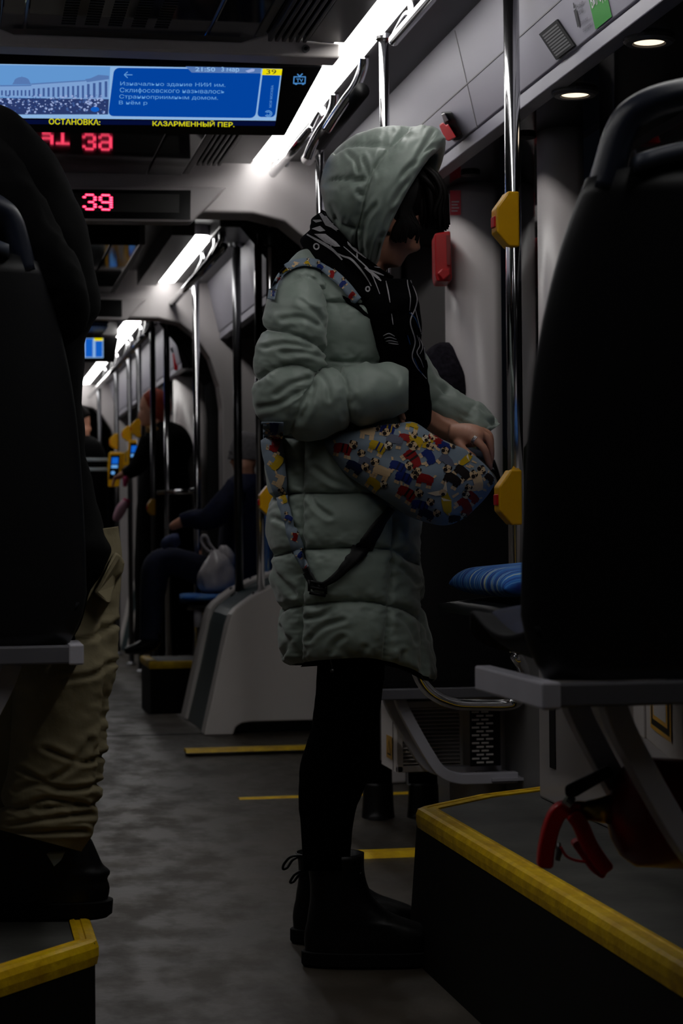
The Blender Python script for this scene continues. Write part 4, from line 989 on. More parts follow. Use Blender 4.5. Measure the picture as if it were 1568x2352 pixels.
def fuse(mbs, name, mats, parent, voxel=0.005, smooth=2):
    """several closed shapes fused to one continuous surface"""
    a = MB()
    for m in mbs:
        if isinstance(m, MB): a.add(m.v, m.f, 0)
        else: a.mesh(m, Matrix.Identity(4))
    me = bpy.data.meshes.new('raw'); me.from_pydata(a.v, [], a.f); o = bpy.data.objects.new('raw', me); C.objects.link(o)
    r = o.modifiers.new('remesh', 'REMESH'); r.mode = 'VOXEL'; r.voxel_size = voxel; r.use_smooth_shade = True
    if smooth:
        s = o.modifiers.new('smooth', 'SMOOTH'); s.factor = 0.5; s.iterations = smooth
    out = bpy.data.meshes.new_from_object(o.evaluated_get(bpy.context.evaluated_depsgraph_get())); bpy.data.objects.remove(o)
    out.name = name; out.materials.clear()
    for m in (mats if isinstance(mats, list) else [mats]): out.materials.append(m)
    out.polygons.foreach_set('use_smooth', [True] * len(out.polygons))
    ob = bpy.data.objects.new(name, out); C.objects.link(ob)
    if parent: ob.parent = parent; ob.location = -world_loc(parent)
    return ob
def bvh(*mbs):
    v, f = [], []
    for m in mbs:
        o = len(v); v += [Vector(p) for p in m.v]; f += [tuple(i + o for i in t) for t in m.f]
    return BVHTree.FromPolygons(v, f)
def surf(bv, px, py, off, d0=None):
    """point on a surface seen at a pixel, lifted off it towards the viewer"""
    d = (CF + CR * ((px - 784) / FPX) - CU * ((py - 1176) / FPX)).normalized()
    h = bv.ray_cast(EYE, d)
    if h[0] is None: return None
    n = h[1] if h[1].dot(d) < 0 else -h[1]
    return h[0] + (n * 0.5 - d * 0.5).normalized() * off
def patch(mb, bv, poly, off, mi, step=7.0):
    """flat coloured print laid on a surface: the outline is filled with a fine grid that follows it"""
    n = len(poly); cx = sum(p[0] for p in poly) / n; cy = sum(p[1] for p in poly) / n
    r = max(math.hypot(p[0] - cx, p[1] - cy) for p in poly); K = max(1, int(r / step)); O = []
    for i in range(n):
        a, b = poly[i], poly[(i + 1) % n]; m = max(1, int(math.hypot(b[0] - a[0], b[1] - a[1]) / step))
        O += [(a[0] + (b[0] - a[0]) * j / m, a[1] + (b[1] - a[1]) * j / m) for j in range(m)]
    rows = []
    for k in range(1, K + 1):
        rows.append([surf(bv, cx + (x - cx) * k / K, cy + (y - cy) * k / K, off) for x, y in O])
    c = surf(bv, cx, cy, off); m = len(O)
    for i in range(m):
        j = (i + 1) % m
        if c and rows[0][i] and rows[0][j]: mb.add([c, rows[0][i], rows[0][j]], [(0, 1, 2)], mi)
        for k in range(K - 1):
            q = [rows[k][i], rows[k + 1][i], rows[k + 1][j], rows[k][j]]
            if all(q): mb.quad(*q, mi)
def line(mb, bv, pts, w, off, mi, step=6.0, taper=True):
    P = smooth_pts(pts, 6) if len(pts) > 2 else pts; Q = []
    for a, b in zip(P, P[1:]):
        m = max(1, int(math.hypot(b[0] - a[0], b[1] - a[1]) / step)); Q += [(a[0] + (b[0] - a[0]) * j / m, a[1] + (b[1] - a[1]) * j / m) for j in range(m)]
    Q.append(P[-1]); prev = None
    for i, p in enumerate(Q):
        a, b = Q[max(i - 1, 0)], Q[min(i + 1, len(Q) - 1)]; tx, ty = b[0] - a[0], b[1] - a[1]; l = math.hypot(tx, ty) or 1
        ww = w * (0.35 + 0.65 * sin(pi * min(max(i / max(1, len(Q) - 1), 0.08), 0.92))) if taper else w
        L, R2 = surf(bv, p[0] - ty / l * ww / 2, p[1] + tx / l * ww / 2, off), surf(bv, p[0] + ty / l * ww / 2, p[1] - tx / l * ww / 2, off)
        cur = (L, R2) if L and R2 else None
        if prev and cur and (prev[0] - cur[0]).length < 0.06: mb.quad(prev[0], cur[0], cur[1], prev[1], mi)
        prev = cur


import numpy as np
def crease_dist(pts, creases):
    """distance of each (px, py) to the nearest seam line"""
    p = np.array(pts, float); best = np.full(len(p), 1e9)
    for c in creases:
        c = smooth_pts(c, 4) if len(c) > 2 else c
        for a, b in zip(c, c[1:]):
            a = np.array(a, float); b = np.array(b, float); ab = b - a; l2 = max(ab @ ab, 1e-6)
            t = np.clip(((p - a) @ ab) / l2, 0, 1); d = np.hypot(*(p - a - t[:, None] * ab).T); best = np.minimum(best, d)
    return best
def puff(d, A, tight=6.0, wide=38.0):
    return A * (0.55 * (1 - exp(-d / tight)) + 0.45 * (1 - exp(-d / wide))) - 0.0025 * exp(-(d / 2.4) ** 2)
def pleats(px, py, d, seed):
    """gathers that run out of a seam and die away"""
    g = exp(-d / 22.0) * min(1, d / 4.0)
    return 0.006 * g * (nz(px * .055, py * .055, seed) + 0.6 * nz(px * .11, py * .11, seed + 5))
ARM_S = [[(678, 642), (714, 637), (740, 666), (749, 714), (747, 767), (762, 820), (771, 837)], [(600, 757), (652, 763), (700, 778), (735, 802), (753, 829)], [(578, 884), (608, 861), (639, 844), (674, 837), (705, 844), (725, 853), (760, 838)],
         [(668, 1000), (676, 965), (687, 938), (700, 912), (727, 859)], [(772, 840), (793, 877), (799, 925), (806, 985)]]
ARM_F = [[(652, 811), (696, 809), (749, 829)], [(640, 905), (672, 880), (722, 862)], [(690, 960), (712, 925), (722, 890)], [(735, 868), (752, 890), (756, 915)], [(690, 690), (720, 720), (738, 750)], [(655, 735), (690, 730), (720, 745)], [(620, 800), (660, 790), (710, 800)], [(612, 930), (645, 925), (680, 905)], [(855, 850), (890, 862), (915, 880)]]
HOOD_S = [[(940, 300), (902, 336), (867, 376), (850, 411), (837, 455), (828, 499), (819, 534), (823, 575)], [(770, 356), (784, 347), (815, 337), (859, 339), (893, 342)], [(728, 432), (757, 416), (797, 413), (850, 416)], [(770, 500), (777, 506), (793, 517), (825, 522)]]
HOOD_F = [[(838, 570), (834, 530), (841, 495), (862, 470)], [(868, 590), (872, 560), (880, 535)], [(985, 322), (972, 345), (955, 372)], [(1000, 345), (985, 352), (965, 360)], [(950, 385), (935, 395), (920, 410)], [(932, 425), (918, 440), (905, 462)], [(912, 480), (900, 490), (893, 510)], [(760, 470), (768, 490), (772, 510)], [(800, 360), (815, 375), (822, 395)], [(832, 375), (842, 392), (846, 405)], [(820, 440), (832, 448)]]
BODY_S = [[(600, 1168), (625, 1156), (653, 1138), (703, 1132), (768, 1134), (859, 1133), (960, 1160)], [(600, 1300), (629, 1284), (647, 1275), (699, 1262), (764, 1260), (820, 1258), (894, 1262), (907, 1269), (937, 1286), (975, 1310)],
          [(620, 1422), (647, 1410), (668, 1397), (703, 1390), (768, 1383), (829, 1381), (864, 1385), (890, 1392), (929, 1403), (959, 1425), (985, 1442)], [(701, 1000), (697, 1117), (699, 1247), (703, 1312), (700, 1420), (699, 1520)], [(900, 1000), (900, 1165), (896, 1247), (892, 1334), (887, 1399), (879, 1520)], [(968, 1238), (965, 1290), (957, 1355), (961, 1429), (963, 1540)],
          [(740, 692), (760, 694), (810, 697), (880, 700)], [(760, 828), (800, 831), (880, 832)], [(600, 1000), (760, 1010), (960, 1030)], [(714, 600), (712, 640)]]
BODY_F = [[(640, 1300), (662, 1330), (690, 1365)], [(660, 1440), (675, 1470), (690, 1500)], [(720, 1470), (750, 1440), (790, 1425)], [(715, 1420), (745, 1415), (770, 1395)], [(650, 1190), (670, 1200), (690, 1215)], [(730, 1075), (760, 1100), (800, 1120)], [(720, 1140), (735, 1165), (760, 1185)], [(890, 1290), (915, 1310), (940, 1340)], [(905, 1415), (925, 1440), (940, 1475)], [(770, 1500), (775, 1480), (790, 1465)], [(830, 1505), (836, 1488)], [(668, 1505), (680, 1470)], [(910, 1530), (914, 1500)]]
def facing(s): return min(1.0, max(0.0, s / 0.2))

M['coat'] = mat('sage green puffer fabric', rgb(134, 147, 138), 0.48, var=0.06, vscale=14, bump=0.12, bscale=30, sheen=0.25, spec=0.4)
M['lining'] = mat('black coat lining', rgb(10, 11, 11), 0.8, var=0.1, spec=0.1)
M['skin'] = mat('skin', rgb(196, 140, 116), 0.5, var=0.08, vscale=20, bump=0.04, bscale=140)
M['skinf'] = mat('reddish skin', rgb(150, 78, 60), 0.55, var=0.08, vscale=20)
M['hair'] = mat('dark brown hair', rgb(11, 7, 6), 0.6, var=0.3, vscale=60, stretch=(8, 8, 1), spec=0.15)
M['leg'] = mat('black leggings', rgb(3, 3, 3), 0.95, var=0.2, spec=0.02)
M['boot'] = mat('black boot leather', rgb(7, 7, 8), 0.42, var=0.15, bump=0.1, bscale=80, spec=0.3)
M['sole'] = mat('black rubber sole', rgb(9, 9, 10), 0.7, var=0.1, spec=0.15)
M['knit'] = mat('black knit', rgb(5, 5, 6), 0.95, var=0.2, vscale=90, bump=0.25, bscale=300, spec=0.04)
M['knitw'] = mat('off white knit', rgb(165, 162, 166), 0.95, var=0.12, vscale=120, spec=0.05)
M['knitb'] = mat('blue knit', rgb(36, 72, 120), 0.95, var=0.12, spec=0.05)

# ------------------------------------------------------------------ the woman in the green coat
g = at(790, 2195, Z=0)
woman = thing('person', 'woman in a long sage green hooded puffer coat standing in the aisle looking down', 'person', (g.x, g.y, 0))
# body: one continuous surface (head, torso, legs, hand)
def headmb(fig, base, a, f, prof, zmul=1.0, s=1.0, n=36):
    """head as slices up its tilted axis a; f is forward; prof = (u, front, back, half width m)"""
    pts = smooth_pts(prof, 4); mb = MB(); rings = []
    for u, fr, bk, hw in pts:
        cx, cy = base[0] + a[0] * u * s, base[1] + a[1] * u * s; ring = []
        for k in range(n):
            q = 2 * pi * k / n; c, sn_ = cos(q), sin(q); side = hw * sn_ * s
            ff = (fr if c > 0 else bk) * math.copysign(abs(c) ** 0.85, c)
            if c > 0:
                w = side / s
                nose = max(0, 23 * exp(-((u - 50) / 15.0) ** 2) + 12 * exp(-((u - 78) / 20.0) ** 2)) * exp(-(w / (0.010 + 0.006 * exp(-((u - 46) / 10.0) ** 2))) ** 2)
                eye = -8 * exp(-((u - 98) / 10.0) ** 2) * exp(-((abs(w) - 0.032) / 0.013) ** 2); brow = 4 * exp(-((u - 115) / 9.0) ** 2) * exp(-(w / 0.05) ** 2)
                lips = (4 * exp(-((u - 24) / 4.0) ** 2) + 5 * exp(-((u - 15) / 4.0) ** 2) - 4 * exp(-((u - 19.5) / 2.0) ** 2)) * exp(-(w / 0.022) ** 2); chin = 5 * exp(-((u - 1) / 8.0) ** 2) * exp(-(w / 0.02) ** 2)
                ff += nose + eye + brow + lips + chin
            ring.append(fig.P(cx + f[0] * ff * s, cy + f[1] * ff * s, -side))
        rings.append(ring)
    mb.loft(rings); return mb
HP = [(-14, 20, 30, .022), (-6, 44, 42, .036), (4, 52, 52, .045), (20, 55, 70, .054), (36, 60, 84, .060), (60, 64, 96, .066), (90, 66, 108, .070), (120, 71, 114, .074), (160, 68, 108, .072), (195, 54, 88, .060), (220, 30, 52, .038), (232, 6, 10, .008)]
head = headmb(F_, (868, 595), (.30, -.954), (.954, .30), HP)
P = F_.P
def ear(mb, x, y, d):
    c = P(x, y, d); mb.sphere(c, 0.016, 0.008, 0.03, 12, 8)
ear(head, 893, 500, -.072); ear(head, 893, 500, .072)
nd = {'pelvis': (P(795, 1270), .14), 'waist': (P(780, 1050), .12), 'chest': (P(770, 800), .115), 'base': (P(785, 665), .065), 'neck': (P(830, 600), .052), 'skull': (P(868, 555), .055),
      'hip': (P(800, 1400, -.085), .06), 'thigh': (P(798, 1520, -.10), .052), 'knee': (P(790, 1650, -.10), .045), 'calf': (P(766, 1790, -.105), .042), 'ankle': (P(758, 2010, -.108), .034), 'heel': (P(765, 2130, -.108), .03), 'toe': (P(880, 2165, -.108), .022),
      'hip2': (P(810, 1400, .085), .06), 'thigh2': (P(808, 1520, .10), .052), 'knee2': (P(798, 1640, .10), .045), 'calf2': (P(768, 1770, .105), .042), 'ankle2': (P(742, 1970, .11), .034), 'heel2': (P(738, 2085, .11), .03), 'toe2': (P(840, 2112, .11), .022),
      'sh': (P(725, 695, -.085), .045), 'elb': (P(668, 900, -.19), .045), 'wr': (P(895, 897, -.16), .026), 'fist': (P(912, 902, -.12), .028),
      'sh2': (P(790, 695, .09), .045), 'elb2': (P(930, 880, .16), .045), 'wr2': (P(1025, 990, .06), .028), 'palm': (P(1062, 1000, .022), .028)}
ed = [('pelvis', 'waist'), ('waist', 'chest'), ('chest', 'base'), ('base', 'neck'), ('neck', 'skull'), ('pelvis', 'hip'), ('hip', 'thigh'), ('thigh', 'knee'), ('knee', 'calf'), ('calf', 'ankle'), ('ankle', 'heel'), ('heel', 'toe'),
      ('pelvis', 'hip2'), ('hip2', 'thigh2'), ('thigh2', 'knee2'), ('knee2', 'calf2'), ('calf2', 'ankle2'), ('ankle2', 'heel2'), ('heel2', 'toe2'), ('base', 'sh'), ('sh', 'elb'), ('elb', 'wr'), ('wr', 'fist'), ('base', 'sh2'), ('sh2', 'elb2'), ('elb2', 'wr2'), ('wr2', 'palm')]
skel = skin_mesh(nd, ed, 'pelvis', 1)
# the far hand: palm with five separate bent fingers reaching into the bag
FH = Fig(ZW - .075)
hand = [limb(FH, [(1030, 996, .10, 22, .030), (1050, 998, .095, 26, .036), (1075, 1000, .09, 28, .040), (1098, 1002, .088, 24, .042), (1110, 1004, .088, 14, .036)], 4, 20)]
def finger(pts): return limb(FH, pts, 4, 14)
hand += [finger([(1080, 1006, .055, 9, .010), (1100, 1018, .050, 9.5, .0095), (1113, 1034, .050, 9, .009), (1120, 1056, .058, 8, .0078), (1126, 1074, .066, 6.5, .006), (1128, 1081, .07, 3, .003)]),
         finger([(1098, 995, .075, 9, .010), (1118, 1004, .072, 9.5, .010), (1126, 1024, .074, 8.5, .0085), (1128, 1050, .084, 7.5, .0075), (1127, 1068, .09, 4, .005)]),
         finger([(1104, 988, .098, 9, .010), (1122, 998, .098, 9, .0095), (1127, 1018, .100, 8, .0085), (1125, 1042, .106, 7.5, .0075), (1122, 1058, .11, 4, .005)]),
         finger([(1100, 985, .120, 8, .009), (1116, 993, .122, 8, .0085), (1121, 1010, .124, 7, .0075), (1119, 1032, .128, 5, .005)]),
         finger([(1048, 1010, .072, 11, .013), (1058, 1026, .058, 10, .011), (1072, 1040, .052, 9, .010), (1086, 1048, .056, 7.5, .008), (1094, 1051, .06, 4, .004)])]
hand2 = [limb(F_, [(900, 898, -.14, 22, .028), (910, 908, -.11, 26, .03), (916, 925, -.085, 24, .03), (920, 940, -.07, 14, .024)], 4, 18)]
hand2 += [limb(F_, [(916 + 3 * k, 935, -.10 + .018 * k, 8, .009), (922 + 3 * k, 955, -.095 + .018 * k, 8, .0085), (926 + 3 * k, 975, -.09 + .018 * k, 7, .0075), (926 + 3 * k, 990, -.085 + .018 * k, 4, .005)], 3, 12) for k in range(4)]
hand2 += [limb(F_, [(905, 915, -.125, 10, .012), (915, 940, -.13, 9, .010), (925, 958, -.125, 7, .008), (930, 965, -.12, 4, .004)], 3, 12)]
fuse([skel, head] + hand + hand2, 'body', M['skin'], woman, 0.0036, 2)
# silver ring
rc = FH.P(1089, 1011, .053); rd = (FH.P(1100, 1018, .050) - FH.P(1080, 1006, .055)).normalized(); ra = rd.orthogonal().normalized(); rb_ = rd.cross(ra)
mb = MB()
for k in (-1, 0, 1):
    mb.tube([rc + rd * 0.0024 * k + (ra * cos(q) + rb_ * sin(q)) * 0.0105 for q in [2 * pi * j / 24 for j in range(25)]], 0.0009, 6, 0, False)
o = mb.build('finger_ring', M['chrome'], woman, smooth=True); o['label'] = 'triple silver ring'
# hair: cap and hanging strands
mb = headmb(F_, (868, 595), (.30, -.954), (.954, .30), [(60, 20, 102, .071), (90, 30, 114, .075), (120, 66, 120, .080), (150, 76, 118, .080), (180, 72, 106, .074), (205, 58, 84, .06), (225, 36, 52, .04), (238, 6, 10, .008)])
rnd = random.Random(11)
for i in range(150):
    v = rnd.random(); d = -.085 + .165 * rnd.random(); e = rnd.uniform(-1, 1)
    if i < 62:   # fringe falling in front of the face
        x1 = 1000 + 26 * rnd.random() + 60 * max(0, d) ; y1 = rnd.uniform(498, 532)
        pts = [(945 + 12 * e, 372, d * .5, 5, .006), (990 + 10 * e, 398, d * .9, 6, .007), (1012 + 10 * e, 440, d, 7, .008), (x1 - 3, 485, d, 6, .007), (x1 + 3 * e, y1, d, 2, .002)]
    elif i >= 110:   # hair filling the opening beside the fringe
        x1 = 962 + 60 * rnd.random()
        pts = [(940 + 10 * e, 366, d * .5, 6, .008), (968 + 14 * e, 395, d * .8, 9, .010), (x1 - 4, 440, d * .9, 10, .011), (x1, 480, d * .9, 8, .009), (x1 + 3 * e, 512 + 14 * e, d * .9, 3, .003)]
    else:        # side locks
        x1 = 905 + 60 * rnd.random(); dd = -.078 if i < 92 else .078
        pts = [(940 + 12 * e, 385, dd * .7, 6, .006), (945 + 14 * e, 430, dd, 7, .006), (930 + 14 * e, 480, dd * 1.02, 7, .006), (x1, 525, dd, 6, .005), (x1 - 8 + 5 * e, 548 + 12 * e, dd * .95, 2, .002)]
    s = limb(F_, pts, 4, 7); mb.add(s.v, s.f)
mb.build('hair', M['hair'], woman, smooth=True)

# coat: quilted body
TOR = [(570, 725, 800, .05, .02), (582, 704, 812, .07, .01), (592, 690, 822, .09, .0), (606, 678, 836, .112, .0), (630, 664, 856, .138, .0), (665, 646, 880, .158, .0), (720, 634, 902, .172, .0), (800, 626, 904, .176, .0), (900, 622, 912, .172, .0), (985, 622, 928, .172, .0), (1060, 630, 938, .172, .0), (1133, 636, 946, .178, .0),
       (1200, 634, 946, .186, .0), (1262, 638, 948, .190, .0), (1330, 646, 952, .194, .0), (1389, 658, 958, .196, .0), (1450, 660, 970, .196, .0), (1490, 664, 980, .19, .0), (1510, 672, 984, .182, .0), (1522, 688, 978, .170, .0)]
SEAM = [560, 695, 838, 985, 1133, 1262, 1389, 1520]
tp = smooth_pts(TOR, 24); rowsY = np.arange(570, 1523, 3.2); ty_ = [t[0] for t in tp]
tcol = [np.interp(rowsY, ty_, [t[j] for t in tp]) for j in range(5)]
NQ = 240; base = []
def hem(y, q):
    w = min(1, max(0, (y - 1380) / 130.0)); w = w * w; c, s_ = cos(q), sin(q)
    return w * (44 * max(0, c) ** 2 - 10 * max(0, s_) * (1 - max(0, c)) + 8 * max(0, -c))
for i, y in enumerate(rowsY):
    cx, hw = (tcol[1][i] + tcol[2][i]) / 2, (tcol[2][i] - tcol[1][i]) / 2
    for k in range(NQ):
        q = 2 * pi * k / NQ; c, s_ = cos(q), sin(q)
        base.append((cx, hw, c, s_, y + hem(y, q), y, tcol[3][i], tcol[4][i]))
bx_ = [(t[0] + t[1] * math.copysign(abs(t[2]) ** .92, t[2]), t[4]) for t in base]
D1 = crease_dist(bx_, BODY_S); D2 = crease_dist(bx_, BODY_F)
torso = MB(); rings = []; ring = []
for j, (cx, hw, c, s_, y, y0, hd, dc) in enumerate(base):
    px, py = bx_[j]; f = facing(s_ + .15)
    dm = min(abs(y0 - a) for a in SEAM)
    A = 0.024 if y0 > 985 else 0.013
    d = D1[j] * f + dm * (1 - f)
    e = puff(d, A) + pleats(px * (1 if s_ > 0 else -1), py, d, 1.3)
    e -= f * 0.005 * exp(-(D2[j] / 6.0) ** 2); e += f * .0025 * exp(-((D2[j] - 12) / 7.0) ** 2)
    e += 0.005 * nz(c * 3, s_ * 3, y0 * .010) + 0.0022 * nz(px * .03 + y0 * .015, s_ * 4, y0 * .03)
    if y0 > 1490: e += 0.010 * nz(c * 9, s_ * 9, y0 * .02) * min(1, (y0 - 1490) / 25)
    ring.append(P(cx + (hw + e * FPX / ZW) * math.copysign(abs(c) ** .92, c), y, dc - (hd + e) * math.copysign(abs(s_) ** .92, s_)))
    if len(ring) == NQ: rings.append(ring); ring = []
torso.loft(rings, True, False)
coat = torso.build('coat', M['coat'], woman, smooth=True)
inn = barrel(F_, [(1524, 690, 978, .170, .0), (1505, 700, 966, .155, .0), (1440, 700, 955, .15, .0), (1380, 700, 940, .15, .0)], 4, 48, False, True, fn=lambda y, q, hw: (0, (44 * max(0, cos(q)) ** 2 - 10 * max(0, sin(q)) * (1 - max(0, cos(q))) + 8 * max(0, -cos(q))) * 1.0))
inn.build('lining', M['lining'], coat, smooth=True)
cordm = MB()
for a, b in (((757, 1508), (764, 1538)), ((778, 1510), (765, 1538))): cordm.tube([P(a[0], a[1], -.175), P(b[0], b[1], -.165)], 0.0012, 6)
cordm.sphere(P(764, 1540, -.165), .006, .005, .005, 8, 6); cordm.build('drawcord', M['dsteel'], coat, smooth=True)
# near sleeve, bent at the elbow
SL = [(742, 608, -.045, 34, .055), (718, 628, -.10, 52, .075), (692, 680, -.155, 63, .086), (684, 725, -.172, 69, .090), (675, 785, -.186, 76, .092), (668, 840, -.195, 81, .092), (664, 885, -.20, 81, .092), (672, 915, -.205, 80, .092), (692, 930, -.208, 76, .090), (730, 926, -.212, 74, .088), (785, 913, -.212, 68, .082), (845, 903, -.203, 62, .078), (895, 897, -.19, 53, .070), (925, 896, -.182, 45, .060), (938, 896, -.18, 34, .048)]
def limb_np(path, sub, nseg, S_, F2, A, cap1=True, tight=6.0, wide=34.0, seed=0.0, fig=None, cdep=1.0):
    fig = fig or F_
    pts = smooth_pts(path, sub); N = len(pts); base = []
    for i, p in enumerate(pts):
        a, b = pts[max(i - 1, 0)], pts[min(i + 1, N - 1)]; tx, ty = b[0] - a[0], b[1] - a[1]; l = math.hypot(tx, ty) or 1; nx, ny = -ty / l, tx / l
        for k in range(nseg):
            q = 2 * pi * k / nseg; base.append((p, nx, ny, cos(q), sin(q), i))
    xy = [(p[0] + nx * p[3] * c, p[1] + ny * p[3] * c) for p, nx, ny, c, s_, i in base]
    d1 = crease_dist(xy, S_); d2 = crease_dist(xy, F2); mb = MB(); rings = []; ring = []
    for j, (p, nx, ny, c, s_, i) in enumerate(base):
        x, y = xy[j]; f = facing(s_ + .25); e = puff(d1[j], A, tight, wide) * (.35 + .65 * f) + pleats(x, y, d1[j], seed) * f
        e -= cdep * f * .0042 * exp(-(d2[j] / 5.5) ** 2); e += cdep * f * .002 * exp(-((d2[j] - 12) / 7.0) ** 2)
        e += .004 * nz(c * 2 + seed, s_ * 2, i * .05) + .002 * nz(x * .035, y * .035, seed)
        r = p[3] + e * FPX / fig.zc
        ring.append(fig.P(p[0] + nx * r * c, p[1] + ny * r * c, p[2] - (p[4] + e) * s_))
        if len(ring) == nseg: rings.append(ring); ring = []
    mb.loft(rings, True, cap1); return mb
SL = [(a, b, c, d - 9, e - .008) for a, b, c, d, e in SL]
sleeve = limb_np(SL, 16, 96, ARM_S, ARM_F, 0.017)
sleeve.build('sleeve', M['coat'], coat, smooth=True)
SL2 = [(860, 760, .14, 55, .085), (920, 845, .15, 56, .085), (968, 895, .14, 47, .075), (1010, 930, .13, 45, .068), (1050, 955, .115, 44, .064), (1085, 975, .10, 42, .060), (1107, 992, .095, 38, .054), (1114, 1000, .095, 33, .048)]
sleeve2 = limb(F_, SL2, 10, 56, seams=(0.4, 2.6, 4.2, 5.6, 6.9), amp=0.008, wrinkle=0.006, seed=7.1, cap1=False)
sleeve2.build('sleeve', M['coat'], coat, smooth=True)
# hood: rings from the face opening to the back, rolled inwards at the rim
HR = [  # top px, bottom px, half depth, sideways shift of the far rim, power
    ((950, 345), (862, 560), .105, 16), ((1000, 352), (880, 588), .108, 24), ((1012, 336), (874, 604), .122, 27), ((994, 316), (858, 604), .136, 22), ((962, 303), (843, 596), .146, 14), ((925, 301), (830, 584), .150, 8), ((890, 304), (820, 572), .150, 4),
    ((850, 309), (806, 562), .149, 0), ((815, 320), (795, 552), .144, 0), ((782, 340), (782, 538), .134, 0), ((757, 368), (768, 520), .116, 0), ((742, 400), (755, 500), .09, 0), ((736, 425), (746, 480), .055, 0), ((736, 440), (742, 465), .02, 0)]
hr = smooth_pts([(t[0], t[1], b[0], b[1], h, s) for t, b, h, s in HR], 12)
NS = 130; hood = MB(); rings = []; base = []
for i, (tx, ty, bx0, by0, hd, sh) in enumerate(hr):
    cx, cy = (tx + bx0) / 2, (ty + by0) / 2; ux, uy = (tx - bx0) / 2, (ty - by0) / 2
    for k in range(NS):
        q = 2 * pi * k / NS; c, s_ = cos(q), sin(q); base.append((cx + ux * c - sh * s_, cy + uy * c, cx - sh * s_, cy, ux * c, uy * c, hd, s_, c, i))
xy = [(t[0], t[1]) for t in base]; d1 = crease_dist(xy, HOOD_S); d2 = crease_dist(xy, HOOD_F); ring = []
for j, (x, y, ox, oy, ux, uy, hd, s_, c, i) in enumerate(base):
    f = facing(s_ + .2); inner = min(1, max(0, (i - 12) / 12.0))
    e = (puff(d1[j], .019, 6, 30) * f + .015 * (1 - f)) * inner + pleats(x, y, d1[j], 4.4) * f * inner
    e -= f * inner * .007 * exp(-(d2[j] / 5.0) ** 2); e += f * inner * .003 * exp(-((d2[j] - 11) / 6.0) ** 2)
    e += inner * (.004 * nz(c * 2.5 + 5, s_ * 2.5, i * .07) + .002 * nz(x * .03, y * .03, s_ * 3))
    if 10 < i < 34: e += .005 * nz(c * 6, s_ * 6, i * .04)
    m = 1 + e / .14
    ring.append(P(ox + ux * m, oy + uy * m, -hd * s_ * m))
    if len(ring) == NS: rings.append(ring); ring = []
hood.loft(rings, True, True)
hood.build('hood', M['coat'], coat, smooth=True)

# leggings
for dz_, dx in ((-.10, 0), (.10, 12)):
    lg = limb(F_, [(802 + dx, 1440, dz_ * .9, 76, .085), (800 + dx, 1520, dz_, 72, .08), (794 + dx, 1600, dz_, 70, .072), (784 + dx, 1680, dz_, 70, .066), (764 + dx * .6, 1770, dz_ * 1.05, 76, .064), (752, 1850, dz_ * 1.08, 66, .056), (750, 1920, dz_ * 1.1, 58, .05), (750, 2000, dz_ * 1.1, 54, .046)], 5, 28, wrinkle=0.002, seed=dz_)
    lg.build('leggings', M['leg'], woman, smooth=True)
# boots
def boot(heel_px, sole_y, parent, laces, top=0.215, z0=0.0, bulk=0.0):
    o = at(heel_px, sole_y, Z=z0); ex = Vector((CR.x, CR.y, 0)).normalized(); ey = Vector((-ex.y, ex.x, 0))
    def ring(z, x0, x1, w, tp=0.0, n=36):
        r = []
        for k in range(n):
            q = 2 * pi * k / n; c, s = cos(q), sin(q); x = (x0 + x1) / 2 + (x1 - x0) / 2 * math.copysign(abs(c) ** .75, c)
            ww = w * (1 + 0.16 * (c if x1 - x0 > .2 else 0)); r.append(o + ex * x + ey * (ww * math.copysign(abs(s) ** .85, s)) + Vector((0, 0, z)))
        return r
    b = MB(); sp = [(0.028, .008, .268, .044), (0.05, .006, .272, .046), (0.066, .007, .268, .045), (0.078, .009, .250, .044), (0.090, .012, .215, .044), (0.105, .014, .180, .044), (0.13, .018, .150, .044), (0.16, .019, .135, .045), (0.19, .016, .128, .047), (top, .013, .128, .050)]
    sp = [(z, a, b_ + bulk * min(1, max(0, (z - .066) / .05)) * (1 - .1 * (z / top)), w) for z, a, b_, w in sp]
    b.loft([ring(*p) for p in smooth_pts(sp, 3)] + [ring(top, .022, sp[-1][2] - .009, .042), ring(top - .03, .022, sp[-1][2] - .009, .042)])
    bo = b.build('boot', M['boot'], parent, smooth=True)
    s_ = MB(); s_.loft([ring(0.0, .004, .268, .044), ring(0.006, 0, .276, .047), ring(0.030, 0, .278, .047), ring(0.032, .004, .272, .045)]); s_.build('sole', M['sole'], bo, bevel=0.001)
    for k in range(5):
        lc = MB()
        z = .10 + .024 * k; xf = .188 - .013 * k * 1.1 - (.02 if k else 0) * .4 + bulk * .8
        lc.tube([o + ex * (xf - .02) + ey * (.02 * sgn) + Vector((0, 0, z)) for sgn in (-1, 0, 1)], 0.0022, 6); lc.build('lace', M['boot'], bo, smooth=True)
    for lp in laces:
        lc = MB(); lc.tube(smooth_pts([at(x, y, zc=(o - EYE).dot(CF) - .03 + .004 * i) for i, (x, y) in enumerate(lp)], 5), 0.0028, 7); lc.build('lace', M['boot'], bo, smooth=True)
boot(692, 2218, woman, [[(818, 2030), (828, 2005), (836, 2020), (838, 2045), (828, 2055), (818, 2035)], [(820, 2032), (835, 2060), (850, 2072), (866, 2082)], [(818, 2028), (824, 2050), (834, 2052)]], 0.225)
boot(666, 2165, woman, [[(692, 1965), (668, 1968), (652, 1985), (650, 1996), (660, 1992), (672, 1975), (690, 1966)], [(692, 2000), (676, 2010), (666, 2026), (674, 2025), (684, 2012), (692, 2000)]], 0.19)
